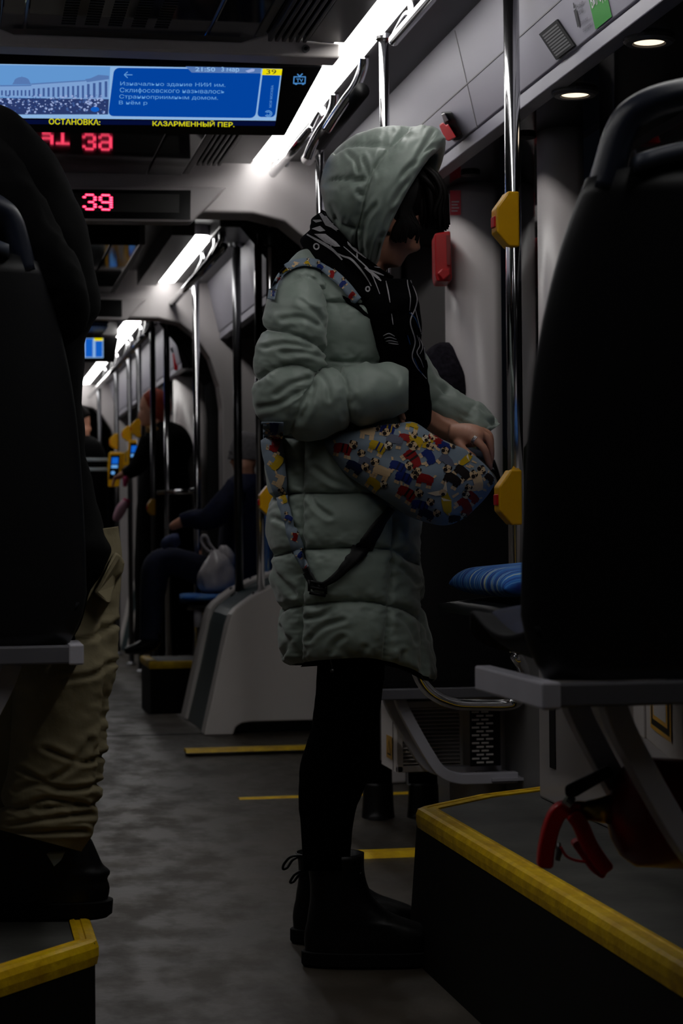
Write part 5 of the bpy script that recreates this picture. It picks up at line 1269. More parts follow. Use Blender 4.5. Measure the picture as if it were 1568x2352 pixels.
# scarf: wrap round the neck and a hanging end
SR = [((765, 530), (885, 634), .070), ((752, 500), (890, 628), .098), ((740, 482), (898, 634), .118), ((722, 500), (912, 655), .138), ((704, 530), (925, 690), .152), ((692, 560), (932, 730), .162), ((692, 580), (936, 770), .165), ((712, 604), (930, 800), .150), ((740, 620), (915, 800), .12)]
sr = smooth_pts([(a[0], a[1], b[0], b[1], h) for a, b, h in SR], 6); scw = MB(); rings = []
for i, (ax_, ay_, bx_, by_, hd) in enumerate(sr):
    ring = []
    for k in range(72):
        q = 2 * pi * k / 72; c, s = cos(q), sin(q); e = 0.006 * sin(i * 0.75 + 2.2 * nz(c * 1.2, s * 1.2, i * .05)) + .004 * nz(c * 4, s * 4, i * .15)
        m = 1 + e / .12; sag = 30 * (s ** 2) * (1 if s > 0 else .2)
        ring.append(P((ax_ + bx_) / 2 + (bx_ - ax_) / 2 * c * m, (ay_ + by_) / 2 + (by_ - ay_) / 2 * c + sag * (0.3 + i / len(sr)), -hd * s * m))
    rings.append(ring)
scw.loft(rings, True, True)
sce = limb(F_, [(885, 640, -.07, 60, .07), (886, 690, -.10, 74, .075), (900, 745, -.11, 68, .07), (914, 810, -.10, 60, .06), (930, 880, -.075, 54, .05), (945, 930, -.07, 46, .045), (958, 975, -.065, 32, .035), (963, 992, -.065, 14, .02)], 8, 40, wrinkle=.006, seed=4.2)
sb = bvh(scw, sce); sp_ = MB(); sp_.add(scw.v, scw.f, 0); sp_.add(sce.v, sce.f, 0)
z8 = lambda pts: [(580 + x / 4.126, 460 + y / 4.126) for x, y in pts]
o1 = 0.0012
for poly in ([(632, 130), (720, 100), (790, 190), (860, 285), (800, 300), (745, 262), (690, 240)], [(890, 362), (960, 380), (1080, 450), (1160, 520), (1230, 605), (1180, 600), (1060, 545), (960, 480), (900, 420)], [(585, 318), (690, 320), (790, 395), (830, 440), (780, 440), (690, 400)], [(570, 190), (640, 185), (660, 200), (600, 215)], [(560, 270), (640, 245), (690, 290), (640, 300)]):
    patch(sp_, sb, z8(poly), o1, 1, 5)
for pts, w in (([(515, 325), (640, 392), (760, 470), (850, 565)], 7), ([(700, 395), (740, 420), (745, 455)], 2), ([(770, 487), (860, 530), (940, 565), (1050, 690), (1125, 815)], 4.5), ([(860, 440), (990, 555), (1120, 690), (1205, 890)], 3), ([(1060, 640), (1160, 715), (1218, 765)], 6), ([(985, 500), (990, 550)], 4), ([(1150, 630), (1235, 640)], 3), ([(1262, 765), (1285, 870), (1302, 970)], 3), ([(1100, 660), (1180, 690), (1240, 715)], 4), ([(1315, 1075), (1330, 1180)], 2.2)):
    line(sp_, sb, z8(pts), w, o1, 1)
for cx, cy, r in ((605, 440, 24), (1090, 842, 20)):
    line(sp_, sb, z8([(cx + r * cos(q), cy + r * 1.1 * sin(q)) for q in [2 * pi * k / 10 for k in range(11)]]), 3.2, o1, 1, 3, False)
for a, b, c in (((1238, 1285), (1290, 1262), (1345, 1288)), ((1250, 1310), (1300, 1298), (1362, 1318)), ((1262, 1335), (1310, 1330), (1375, 1345)), ((1285, 1350), (1330, 1358), (1380, 1364))): line(sp_, sb, z8([a, b, c]), 2.4, o1, 1, 4)
zz2 = lambda pts: [(560 + x / 2.306, 280 + y / 2.306) for x, y in pts]
for pts, w, m_ in (([(862, 800), (885, 850), (915, 930), (905, 990), (880, 1060), (905, 1160), (890, 1240), (915, 1300), (940, 1330), (965, 1360)], 2.2, 1), ([(862, 800), (866, 860), (880, 930), (876, 1000)], 1.8, 1), ([(905, 990), (935, 1110), (950, 1180), (960, 1260)], 1.8, 1), ([(915, 1130), (930, 1180), (915, 1220), (935, 1260), (950, 1300)], 1.8, 1), ([(925, 1140), (945, 1190), (930, 1230)], 1.6, 1), ([(875, 1010), (905, 1040), (925, 1090)], 1.6, 3), ([(865, 1130), (880, 1180)], 2, 3), ([(900, 1250), (925, 1310), (950, 1340)], 2, 3), ([(920, 880), (925, 910)], 2.2, 1), ([(885, 1010), (890, 1030)], 3, 1)):
    line(sp_, sb, zz2(pts), w * 1.25, o1, 1 if m_ == 1 else 2)
sp_.build('scarf', [M['knit'], M['knitw'], M['knitb']], woman, smooth=True)

# ------------------------------------------------------------------ patterned sling bag
BG = [(742, 1022, -.16, 8, .02), (765, 1026, -.175, 26, .035), (800, 1040, -.19, 50, .052), (850, 1052, -.20, 72, .066), (900, 1066, -.205, 92, .078), (950, 1078, -.20, 108, .086), (1000, 1100, -.19, 106, .088), (1040, 1112, -.175, 96, .084), (1075, 1112, -.16, 78, .074), (1102, 1108, -.145, 54, .06), (1122, 1106, -.135, 32, .045), (1136, 1106, -.13, 8, .02)]
bp_ = smooth_pts(BG, 9); bag = MB(); rings = []
for i, (x, y, d, r, rz) in enumerate(bp_):
    ring = []; vx = (x - 742) / 394
    for k in range(64):
        q = 2 * pi * k / 64; c, s = cos(q), sin(q)
        fold = 0.006 * nz(c * 1.5 + vx * 5, s * 2, vx * 2.2) + 0.006 * sin(7 * q + vx * 5 + 3 * nz(vx * 3, c, s)) * exp(-((vx - .45) / .35) ** 2) * (0.5 + 0.5 * s) * .5
        m = 1 + fold / .08
        ring.append(P(x + 0.10 * r * c * (1 if c < 0 else -.4), y - r * c * m * (1.0 if c < 0 else .98), d - rz * m * math.copysign(abs(s) ** .8, s)))
    rings.append(ring)
bag.loft(rings)
sling = thing('sling_bag', 'light blue sling bag printed with costumed pug dogs, worn across the green coat', 'bag', P(930, 1100, -.2))
bb = bvh(bag); bm_ = MB(); bm_.add(bag.v, bag.f, 0)
PC = [mat('print ' + n, rgb(*c), 0.7, var=0.06, spec=0.2) for n, c in (('cloth', (122, 136, 150)), ('red', (132, 14, 18)), ('yellow', (184, 152, 22)), ('blue', (16, 36, 104)), ('tan', (206, 176, 138)), ('dark', (28, 20, 20)), ('cream', (224, 206, 176)), ('grey', (92, 96, 112)), ('navy', (14, 22, 58)))]
def tf(pts, x, y, s, a, fl): return [(x + s * (cos(a) * px * fl - sin(a) * py), y + s * (sin(a) * px * fl + cos(a) * py)) for px, py in pts]
def disc(cx, cy, rx, ry, n=10): return [(cx + rx * cos(2 * pi * k / n), cy + ry * sin(2 * pi * k / n)) for k in range(n)]
def pug(mb, bv, x, y, s, a, fl, suit, belt=None, coll=None):
    """a small dog in a suit: body, four legs, curled tail, head with dark muzzle and ears"""
    D = lambda pts, o, m_: patch(mb, bv, tf(pts, x, y, s, a, fl), o, m_, 4.5)
    t = [0.0009 + 0.00035 * k for k in range(8)]
    for lx in (-15, -9, 8, 14): D([(lx - 2.4, 4), (lx + 2.4, 4), (lx + 3.4, 19), (lx - 2.0, 19)], t[0], 4)
    for lx in (-15, -9, 8, 14): D([(lx - 2.8, 3), (lx + 2.8, 3), (lx + 2.8, 12), (lx - 2.6, 12)], t[1], suit)
    D([(-21, -6), (-25, -12), (-20, -13), (-16, -6)], t[1], 4)
    D([(-19, -6), (-8, -10), (8, -11), (17, -7), (18, 3), (12, 8), (-12, 8), (-20, 4)], t[2], suit)
    if belt is not None: D([(-3, -10.4), (1, -10.6), (1, 8), (-3, 8)], t[3], belt); D([(8, -10.6), (11, -10), (11, 8), (8, 8)], t[3], belt)
    if coll is not None: D(disc(15, -8, 9, 8), t[3], coll)
    D(disc(19, -13, 9.2, 8.4), t[4], 6 if suit == 2 else 4); D(disc(22, -9.5, 4.6, 4.2, 8), t[5], 5)
    D([(11, -20), (15, -21), (13.5, -13), (10.5, -14)], t[5], 5); D([(23, -21), (27, -19), (27.5, -13), (24.5, -14)], t[5], 5)
    D(disc(16.5, -14.5, 1.5, 1.5, 6), t[6], 5); D(disc(22.5, -15, 1.5, 1.5, 6), t[6], 5)
def banana(mb, bv, x, y, s, a, fl):
    D = lambda pts, o, m_: patch(mb, bv, tf(pts, x, y, s, a, fl), o, m_, 4.5)
    for lx, ly in ((14, -8), (18, 6), (14, 14)): D([(lx, ly), (lx + 14, ly - 6), (lx + 15, ly - 2), (lx + 2, ly + 5)], .0009, 4)
    D([(-6, -14), (6, -16), (12, 0), (10, 22), (2, 30), (-6, 20), (-8, 2)], .0013, 2); D([(-34, -20), (-6, -22), (-2, -12), (-18, -12)], .0016, 6); D([(-2, -24), (6, -40), (6, -18)], .0016, 6); D([(-8, -8), (14, 2), (-4, 0)], .0016, 6)
    D(disc(-3, -17, 8, 7), .002, 4); D(disc(-3, -13.5, 4, 3.5, 8), .0024, 5)
pugs = [(788, 1030, 1.05, .25, 1, 1, 5), (842, 1062, 1.0, .45, -1, 7, None), (876, 1082, 1.05, .35, -1, 4, None), (868, 1026, 1.0, .5, 1, 2, 3), (905, 1010, 1.0, .15, -1, 7, None), (948, 1052, 1.15, .95, -1, 1, 5), (985, 1048, .95, 1.0, -1, 3, None), (932, 1006, .8, .3, 1, 1, None), (955, 1012, .9, .4, 1, 2, None),
        (915, 1072, 1.0, .5, 1, 3, 8), (928, 1096, 1.0, .4, 1, 3, 8), (935, 1132, 1.1, .6, 1, 1, 5), (975, 1100, 1.0, .2, -1, 1, None), (965, 1160, 1.0, .3, 1, 3, 8), (980, 1180, .95, .5, 1, 8, None), (1025, 1058, .95, .8, -1, 7, None), (1038, 1100, 1.05, .5, -1, 5, None), (1062, 1085, 1.0, .8, 1, 5, None), (1095, 1105, 1.1, 1.3, -1, 4, None),
        (1068, 1160, 1.0, 1.0, -1, 1, None), (1082, 1140, .9, .6, -1, 1, None), (1000, 1008, .9, .6, 1, 1, None), (1020, 1025, .8, .5, 1, 3, None), (815, 1072, 1.0, .6, 1, 8, None), (860, 1110, .9, .7, 1, 2, None), (1125, 1100, .7, .9, 1, 5, None), (890, 985, .9, .2, 1, 3, 2), (845, 992, .9, .2, 1, 4, None), (1046, 1192, .8, .2, 1, 5, None), (948, 975, .8, .3, 1, 2, None)]
for p in pugs: pug(bm_, bb, p[0], p[1], p[2] * 1.05, *p[3:])
banana(bm_, bb, 1022, 1150, 1.15, -.12, 1); banana(bm_, bb, 1072, 1052, .8, .9, 1); banana(bm_, bb, 985, 1015, .7, 1.0, 1)
patch(bm_, bb, disc(1068, 1177, 10, 8, 14), .0018, 1, 4)
for p in ((825, 1036, 3), (1010, 1080, 4)): pass
bm_.build('pouch', PC, sling, smooth=True)
# open mouth of the bag with its black inside
mo = limb(F_, [(1040, 1040, -.02, 8, .05), (1070, 1052, -.02, 13, .07), (1100, 1068, -.02, 13, .07), (1122, 1085, -.03, 8, .05)], 5, 20); mo.build('mouth_lining', M['void'], sling, smooth=True)
# straps: ribbons that follow the coat
cbv = bvh(torso, sleeve)
def ribbon(pts, off=0.006, th=0.002, m=None, name='strap', prints=False, dfix=None, label=None):
    """pts: (px, py, width px, twist)"""
    Q = smooth_pts(pts, 8); mb = MB(); rings = []; last = dfix
    for i, p in enumerate(Q):
        a, b = Q[max(i - 1, 0)], Q[min(i + 1, len(Q) - 1)]; tx, ty = b[0] - a[0], b[1] - a[1]; l = math.hypot(tx, ty) or 1; nx, ny = -ty / l, tx / l; row = []
        for e in (-1, -.33, .33, 1):
            x, y = p[0] + nx * e * p[2] / 2, p[1] + ny * e * p[2] / 2
            s = surf(cbv, x, y, off) if dfix is None else None
            if s is None:
                d = last if last is not None else -.1; s = P(x, y, d - (0.004 if dfix is None else 0))
            else: last = (s - EYE).dot(CF) - ZW
            row.append(s)
        rings.append(row + [q + CF * th for q in row[::-1]])
    mb.loft(rings); body = mb
    if prints:
        rb2 = bvh(mb); mb2 = MB(); mb2.add(mb.v, mb.f, 0); rnd = random.Random(5); k = 0
        for i in range(4, len(Q) - 3, 7):
            p = Q[i]; w = p[2]
            c = (3, 1, 2, 4, 2, 3, 1)[k % 7]; k += 1
            pug(mb2, rb2, p[0] + rnd.uniform(-.1, .1) * w, p[1], w / 46.0, rnd.uniform(-1, 2.5), rnd.choice((-1, 1)), c, None)
        body = mb2
    o = body.build(name, PC if prints else m, sling, smooth=True)
    if label: o['label'] = label
    return o
ribbon([(626, 690, 16), (634, 655, 17), (650, 628, 18), (676, 611, 18), (706, 606, 18), (738, 614, 20), (768, 636, 22), (795, 662, 22), (818, 692, 22)], 0.008, .003, None, 'shoulder_strap', True, label='printed shoulder strap')
ribbon([(628, 965, 46), (628, 1000, 48), (634, 1050, 46), (643, 1100, 38), (652, 1145, 26), (664, 1195, 22), (680, 1245, 24), (696, 1288, 22), (712, 1318, 18)], 0.010, .003, None, 'back_strap', True, label='printed strap down the back')
ribbon([(708, 1305, 16), (720, 1330, 18), (732, 1350, 18)], 0.016, .004, M['void'], 'strap_end')
ribbon([(734, 1348, 12), (765, 1330, 16), (800, 1297, 26), (832, 1258, 34), (862, 1212, 28), (893, 1166, 14)], 0.013, .003, M['void'], 'webbing', label='black adjusting webbing')
bk = MB(); c = surf(cbv, 734, 1346, 0.016)
for e in (-1, 0, 1): bk.tube([c + CR * -.016 + CU * .011 * e, c + CR * .016 + CU * (.011 * e - .006)], 0.0032, 8)
for e in (-1, 1): bk.tube([c + CR * .016 * e + CU * .011 - CU * (.003 * e), c + CR * .016 * e - CU * .011 - CU * (.003 * e)], 0.0032, 8)
bk.build('buckle', M['void'], sling, smooth=True)
# ------------------------------------------------------------------ the man standing at the left
M['jacket'] = mat('black jacket cloth', rgb(5, 5, 6), 0.85, var=0.2, spec=0.05)
M['khaki'] = mat('khaki cotton trousers', rgb(146, 136, 108), 0.9, var=0.10, vscale=18, bump=0.15, bscale=70, spec=0.1)
M['fur'] = mat('dark fuzzy cloth', rgb(36, 33, 40), 0.95, var=0.45, vscale=70, bump=0.6, bscale=120, spec=0.05)
M['olive'] = mat('olive jacket cloth', rgb(66, 74, 58), 0.8, var=0.12, vscale=16, spec=0.1)
M['navycoat'] = mat('dark navy quilted cloth', rgb(14, 20, 48), 0.75, var=0.3, vscale=30, bump=0.3, bscale=40, spec=0.15)
M['redhair'] = mat('red brown hair', rgb(140, 48, 24), 0.5, var=0.3, vscale=40)
M['pink'] = mat('pink cloth', rgb(196, 60, 110), 0.8, var=0.1)
M['palepink'] = mat('pale pink cloth', rgb(220, 170, 190), 0.8, var=0.1)
M['capgrey'] = mat('grey knit cap', rgb(128, 124, 128), 0.9, var=0.2, vscale=60, bump=0.2, bscale=150)
M['reflect'] = mat('reflective stripe', rgb(150, 160, 165), 0.35, var=0.05)
M['plastic'] = mat('white crinkled plastic bag', rgb(186, 180, 184), 0.35, var=0.12, vscale=14, bump=0.5, bscale=22)
FM = Fig(3.46)
mp_ = at(80, 2110, Z=LZ)
man = thing('person', 'man in black jacket and khaki cargo trousers standing at the left edge', 'person', (mp_.x, mp_.y, LZ))
nd = {'pelvis': (FM.P(40, 1180), .12), 'waist': (FM.P(10, 900), .12), 'chest': (FM.P(-20, 560), .14), 'base': (FM.P(-90, 330), .07), 'neck': (FM.P(-140, 235), .05), 'skull': (FM.P(-160, 140), .07),
      'hip': (FM.P(110, 1290, -.06), .075), 'knee': (FM.P(140, 1560, -.06), .055), 'ankle': (FM.P(85, 1980, -.06), .038), 'foot': (FM.P(180, 2060, -.06), .03),
      'hip2': (FM.P(20, 1290, .10), .075), 'knee2': (FM.P(40, 1560, .12), .055), 'ankle2': (FM.P(-10, 1950, .14), .038), 'foot2': (FM.P(80, 2030, .14), .03), 'sh': (FM.P(-60, 370, -.15), .05), 'elb': (FM.P(120, 670, -.16), .04), 'wr': (FM.P(0, 800, -.10), .03), 'palm': (FM.P(-60, 830, -.08), .03),
      'sh2': (FM.P(-60, 370, .15), .05), 'elb2': (FM.P(60, 690, .16), .04), 'wr2': (FM.P(-40, 830, .10), .03)}
ed = [('pelvis', 'waist'), ('waist', 'chest'), ('chest', 'base'), ('base', 'neck'), ('neck', 'skull'), ('pelvis', 'hip'), ('hip', 'knee'), ('knee', 'ankle'), ('ankle', 'foot'), ('pelvis', 'hip2'), ('hip2', 'knee2'), ('knee2', 'ankle2'), ('ankle2', 'foot2'), ('base', 'sh'), ('sh', 'elb'), ('elb', 'wr'), ('wr', 'palm'), ('base', 'sh2'), ('sh2', 'elb2'), ('elb2', 'wr2')]
hm_ = headmb(FM, (-160, 205), (.05, -1), (1, .05), HP, s=1.3)
hnd = [limb(FM, [(-60 + 0, 828, -.12 + .022 * k, 10, .009), (-85, 836, -.118 + .022 * k, 10, .009), (-105, 850, -.115 + .022 * k, 6, .006)], 4, 10) for k in range(4)] + [limb(FM, [(-45, 820, -.12, 12, .012), (-60, 800, -.13, 10, .01), (-75, 795, -.13, 6, .006)], 4, 10)]
fuse([skin_mesh(nd, ed, 'pelvis', 1), hm_] + hnd, 'body', M['skin'], man, 0.006, 2)
headmb(FM, (-162, 203), (.05, -1), (1, .05), [(70, -10, 104, .074), (110, 20, 120, .08), (150, 72, 116, .079), (195, 60, 92, .065), (222, 34, 56, .042), (238, 6, 10, .008)], s=1.3).build('hair', M['hair'], man, smooth=True)
jk = barrel(FM, [(236, -140, -10, .06, 0), (246, -170, 18, .09, 0), (262, -195, 44, .12, 0), (300, -215, 80, .16, 0), (370, -235, 130, .19, 0), (450, -245, 168, .20, 0), (520, -250, 196, .2, 0), (600, -250, 217, .2, 0), (660, -248, 228, .2, 0), (710, -245, 226, .2, 0), (750, -240, 213, .2, 0), (790, -238, 198, .2, 0), (900, -235, 190, .2, 0), (1000, -235, 194, .2, 0), (1100, -235, 208, .2, 0), (1200, -232, 236, .22, 0), (1250, -228, 257, .24, 0), (1275, -226, 256, .245, 0), (1320, -224, 236, .245, 0), (1365, -222, 213, .245, 0), (1420, -220, 206, .24, 0), (1475, -215, 192, .235, 0), (1492, -205, 178, .22, 0)], 4, 56, wob=.006, seed=3, power=.7)
jko = jk.build('jacket', M['jacket'], man, smooth=True)
limb(FM, [(-70, 320, -.13, 66, .08), (0, 430, -.17, 74, .085), (70, 560, -.19, 76, .085), (128, 665, -.19, 74, .08), (128, 725, -.18, 70, .078), (60, 770, -.165, 64, .07), (-30, 815, -.13, 56, .06)], 8, 32, wrinkle=.008, seed=2).build('sleeve', M['jacket'], jko, smooth=True)
TF = [[(60, 1770), (140, 1812), (222, 1800)], [(40, 1862), (110, 1836), (185, 1846)], [(30, 1898), (110, 1880), (200, 1866)], [(20, 1915), (90, 1912), (180, 1905)], [(110, 1720), (180, 1750), (232, 1735)], [(150, 1560), (210, 1548), (250, 1520)], [(130, 1470), (200, 1466), (258, 1430)], [(45, 1820), (90, 1800), (130, 1815)], [(120, 1790), (160, 1760), (200, 1700)]]
tr_ = limb_np([(128, 1230, .02, 128, .12), (138, 1300, .01, 126, .12), (143, 1380, -.01, 118, .115), (146, 1460, -.04, 112, .108), (146, 1540, -.07, 106, .102), (142, 1620, -.07, 100, .098), (138, 1700, -.07, 98, .094), (130, 1770, -.07, 96, .092), (122, 1820, -.07, 98, .092), (108, 1862, -.07, 98, .092), (98, 1900, -.07, 94, .088), (90, 1930, -.07, 84, .08)], 14, 80, [[(0, 1852), (90, 1856), (215, 1846)], [(228, 1400), (236, 1600), (215, 1800)]], TF, 0.012, fig=FM, cdep=1.7, wide=26)
tro = tr_.build('trousers', M['khaki'], man, smooth=True)
limb(FM, [(30, 1230, .11, 118, .11), (50, 1450, .12, 100, .1), (40, 1650, .13, 92, .09), (16, 1830, .14, 86, .085), (6, 1890, .14, 78, .08)], 5, 28, wrinkle=.008, seed=9).build('trousers', M['khaki'], man, smooth=True)
pk = MB(); pts_ = [(262, 1266), (280, 1278), (286, 1294), (282, 1318), (266, 1326), (262, 1350), (252, 1388), (214, 1362), (238, 1325)]
pk.loft([[FM.P(x, y, -.11 - .06 * (x < 255)) for x, y in pts_], [FM.P(x, y, .0) for x, y in pts_]]); pk.build('pocket_flap', M['khaki'], tro, bevel=.006, seg=3)
boot(-104, 2108, man, [[(186, 1985), (196, 2000), (204, 2006), (198, 1992)]], 0.17, LZ, .10)
boot(-190, 2078, man, [], 0.17, LZ, .08)
mb = MB(); P3 = [FM.P(x, y, -.125) for x, y in ((107, 1962), (146, 1960), (138, 1978), (124, 1990))]; mb.loft([P3, [p + CF * .02 for p in P3]]); o = mb.build('reflective_tab', M['reflect'], man); o['label'] = 'light grey tab on the boot'

# ------------------------------------------------------------------ seated passenger with a dark fuzzy hood behind the woman
FS = Fig(5.72)
sp0 = at(1040, 1880, Z=0.0)
ps = thing('person', 'seated passenger with dark fuzzy hood and olive jacket, half hidden behind the patterned bag', 'person', (sp0.x, sp0.y, 0))
nd = {'pelvis': (FS.P(1040, 1480), .12), 'chest': (FS.P(1040, 1150), .11), 'neck': (FS.P(1025, 970), .05), 'skull': (FS.P(1020, 890), .08), 'k1': (FS.P(896, 1560, .30), .04), 'a1': (FS.P(867, 1780, .36), .028), 'f1': (FS.P(867, 1862, .40), .02), 'k2': (FS.P(1000, 1560, .30), .04), 'a2': (FS.P(972, 1780, .36), .028), 'f2': (FS.P(972, 1862, .40), .02),
      's1': (FS.P(950, 1060), .05), 'e1': (FS.P(920, 1300, .05), .04), 'w1': (FS.P(960, 1380, .25), .03), 's2': (FS.P(1120, 1060), .05), 'e2': (FS.P(1145, 1300, .05), .04), 'w2': (FS.P(1090, 1380, .25), .03)}
ed = [('pelvis', 'chest'), ('chest', 'neck'), ('neck', 'skull'), ('pelvis', 'k1'), ('k1', 'a1'), ('a1', 'f1'), ('pelvis', 'k2'), ('k2', 'a2'), ('a2', 'f2'), ('chest', 's1'), ('s1', 'e1'), ('e1', 'w1'), ('chest', 's2'), ('s2', 'e2'), ('e2', 'w2')]
fuse([skin_mesh(nd, ed, 'pelvis', 1)], 'body', M['skinf'], ps, 0.008, 2)
barrel(FS, [(786, 1014, 1024, .02, .02), (793, 996, 1040, .05, .02), (810, 976, 1056, .08, .02), (838, 960, 1070, .105, .02), (880, 948, 1082, .12, .02), (920, 942, 1088, .12, .02), (965, 938, 1092, .115, .02), (1000, 950, 1080, .10, .02)], 5, 48, wob=.012, seed=6).build('hood', M['fur'], ps, smooth=True)
barrel(FS, [(985, 960, 1090, .10, .02), (1000, 935, 1120, .12, .02), (1020, 915, 1146, .13, .02), (1050, 905, 1168, .14, .02), (1120, 900, 1180, .15, .03), (1250, 900, 1184, .16, .05), (1400, 905, 1186, .17, .07), (1540, 910, 1186, .17, .08)], 4, 44, wob=.010, seed=8).build('jacket', M['olive'], ps, smooth=True)
for x, dx in ((868, 0), (972, 0)):
    limb(FS, [(x + 40, 1520, .05, 60, .075), (x + 20, 1560, .28, 52, .065), (x + 2, 1640, .34, 36, .05), (x - 2, 1740, .36, 34, .045), (x, 1830, .36, 33, .043)], 5, 24).build('trousers', M['leg'], ps, smooth=True)
    limb(FS, [(x, 1800, .36, 34, .046), (x, 1850, .36, 36, .052), (x, 1874, .36, 38, .06), (x, 1884, .38, 38, .11)], 5, 24).build('boot', M['boot'], ps, smooth=True)

# ------------------------------------------------------------------ far passengers
def simple_body(fig, nd, ed, parent, heads=()):
    return fuse([skin_mesh(nd, ed, 'pelvis', 1)] + list(heads), 'body', M['skin'], parent, 0.010, 1)
FW = Fig(12.3); w0 = at(375, 1552, Z=0)
rw = thing('person', 'red haired woman in a dark coat standing far down the aisle beside the ticket validators', 'person', (w0.x, w0.y, 0))
nd = {'pelvis': (FW.P(375, 1240), .10), 'chest': (FW.P(378, 1060), .10), 'neck': (FW.P(362, 985), .045), 'skull': (FW.P(356, 955), .05), 'k1': (FW.P(365, 1420, -.08), .05), 'a1': (FW.P(365, 1560, -.08), .035), 'k2': (FW.P(390, 1420, .08), .05), 'a2': (FW.P(390, 1560, .08), .035),
      's1': (FW.P(345, 1015, -.14), .04), 'e1': (FW.P(318, 1075, -.18), .035), 'w1': (FW.P(280, 1092, -.20), .025), 'p1': (FW.P(268, 1096, -.20), .022), 's2': (FW.P(400, 1015, .14), .04), 'e2': (FW.P(415, 1100, .14), .035), 'w2': (FW.P(385, 1160, .1), .025)}
ed = [('pelvis', 'chest'), ('chest', 'neck'), ('neck', 'skull'), ('pelvis', 'k1'), ('k1', 'a1'), ('pelvis', 'k2'), ('k2', 'a2'), ('chest', 's1'), ('s1', 'e1'), ('e1', 'w1'), ('w1', 'p1'), ('chest', 's2'), ('s2', 'e2'), ('e2', 'w2')]
hdw = headmb(FW, (343, 977), (.08, -1), (-1, -.05), HP, s=0.36)
fing = [limb(FW, [(266, 1092 + 2 * k, -.22 + .01 * k, 3.6, .009), (262 - k, 1102 + 3 * k, -.22 + .01 * k, 3.4, .009), (261, 1114 + 5 * (k == 3), -.22 + .01 * k, 2.4, .006)], 3, 8) for k in range(4)]
fuse([skin_mesh(nd, ed, 'pelvis', 1), hdw] + fing, 'body', M['skin'], rw, 0.0055, 1)
hr_ = headmb(FW, (347, 976), (.08, -1), (-1, -.05), [(-10, -20, 100, .080), (40, -10, 118, .088), (90, 5, 122, .09), (130, 60, 122, .085), (180, 70, 104, .076), (215, 44, 70, .05), (240, 6, 10, .008)], s=0.36); hr_.build('hair', M['redhair'], rw, smooth=True)
ct = barrel(FW, [(968, 352, 390, .06, .02), (978, 342, 415, .10, .02), (995, 335, 432, .15, 0), (1015, 330, 443, .18, 0), (1034, 326, 446, .19, 0), (1052, 324, 432, .18, 0), (1080, 320, 430, .18, 0), (1110, 318, 434, .18, 0), (1150, 314, 440, .19, 0), (1250, 310, 446, .20, 0), (1400, 308, 446, .20, 0), (1500, 310, 440, .19, 0)], 4, 36, wob=.012, seed=1); cto = ct.build('coat', M['jacket'], rw, smooth=True)
limb(FW, [(345, 1005, -.14, 22, .06), (325, 1055, -.19, 21, .055), (308, 1078, -.20, 18, .05), (284, 1090, -.20, 12, .035)], 6, 20).build('sleeve', M['jacket'], cto, smooth=True)
o = barrel(FW, [(978, 336, 352, .03, -.05), (984, 334, 372, .08, -.03), (994, 336, 378, .09, -.02), (1000, 342, 370, .07, -.02)], 3, 20).build('scarf', mat('ochre scarf', rgb(120, 84, 20), 0.9, var=.2), rw, smooth=True)
limb(FW, [(292, 1084, -.2, 5, .02), (289, 1100, -.22, 7, .025), (286, 1118, -.22, 4, .012)], 4, 12).build('cuff', M['pink'], rw, smooth=True)
for x, d in ((366, -.08), (390, .08)):
    limb(FW, [(x + 4, 1400, d, 24, .07), (x, 1460, d, 21, .06), (x, 1530, d, 19, .055)], 4, 20).build('leggings', M['leg'], rw, smooth=True)
    limb(FW, [(x, 1500, d, 21, .06), (x, 1540, d - .02, 22, .08), (x - 4, 1552, d - .02, 26, .08)], 4, 20).build('boot', M['boot'], rw, smooth=True)
mt = thing('mitten', 'pink mitten dangling below the red haired woman\'s hand', 'mitten', FW.P(272, 1195, -.25))
limb(FW, [(288, 1150, -.25, 6, .02), (282, 1162, -.25, 11, .03), (275, 1176, -.25, 12, .03), (268, 1190, -.25, 9, .025), (265, 1197, -.25, 4, .012)], 5, 18).build('palm', M['palepink'], mt, smooth=True)
limb(FW, [(292, 1146, -.24, 8, .025), (286, 1160, -.23, 10, .03), (282, 1172, -.23, 6, .02)], 4, 16).build('cuff', M['pink'], mt, smooth=True)
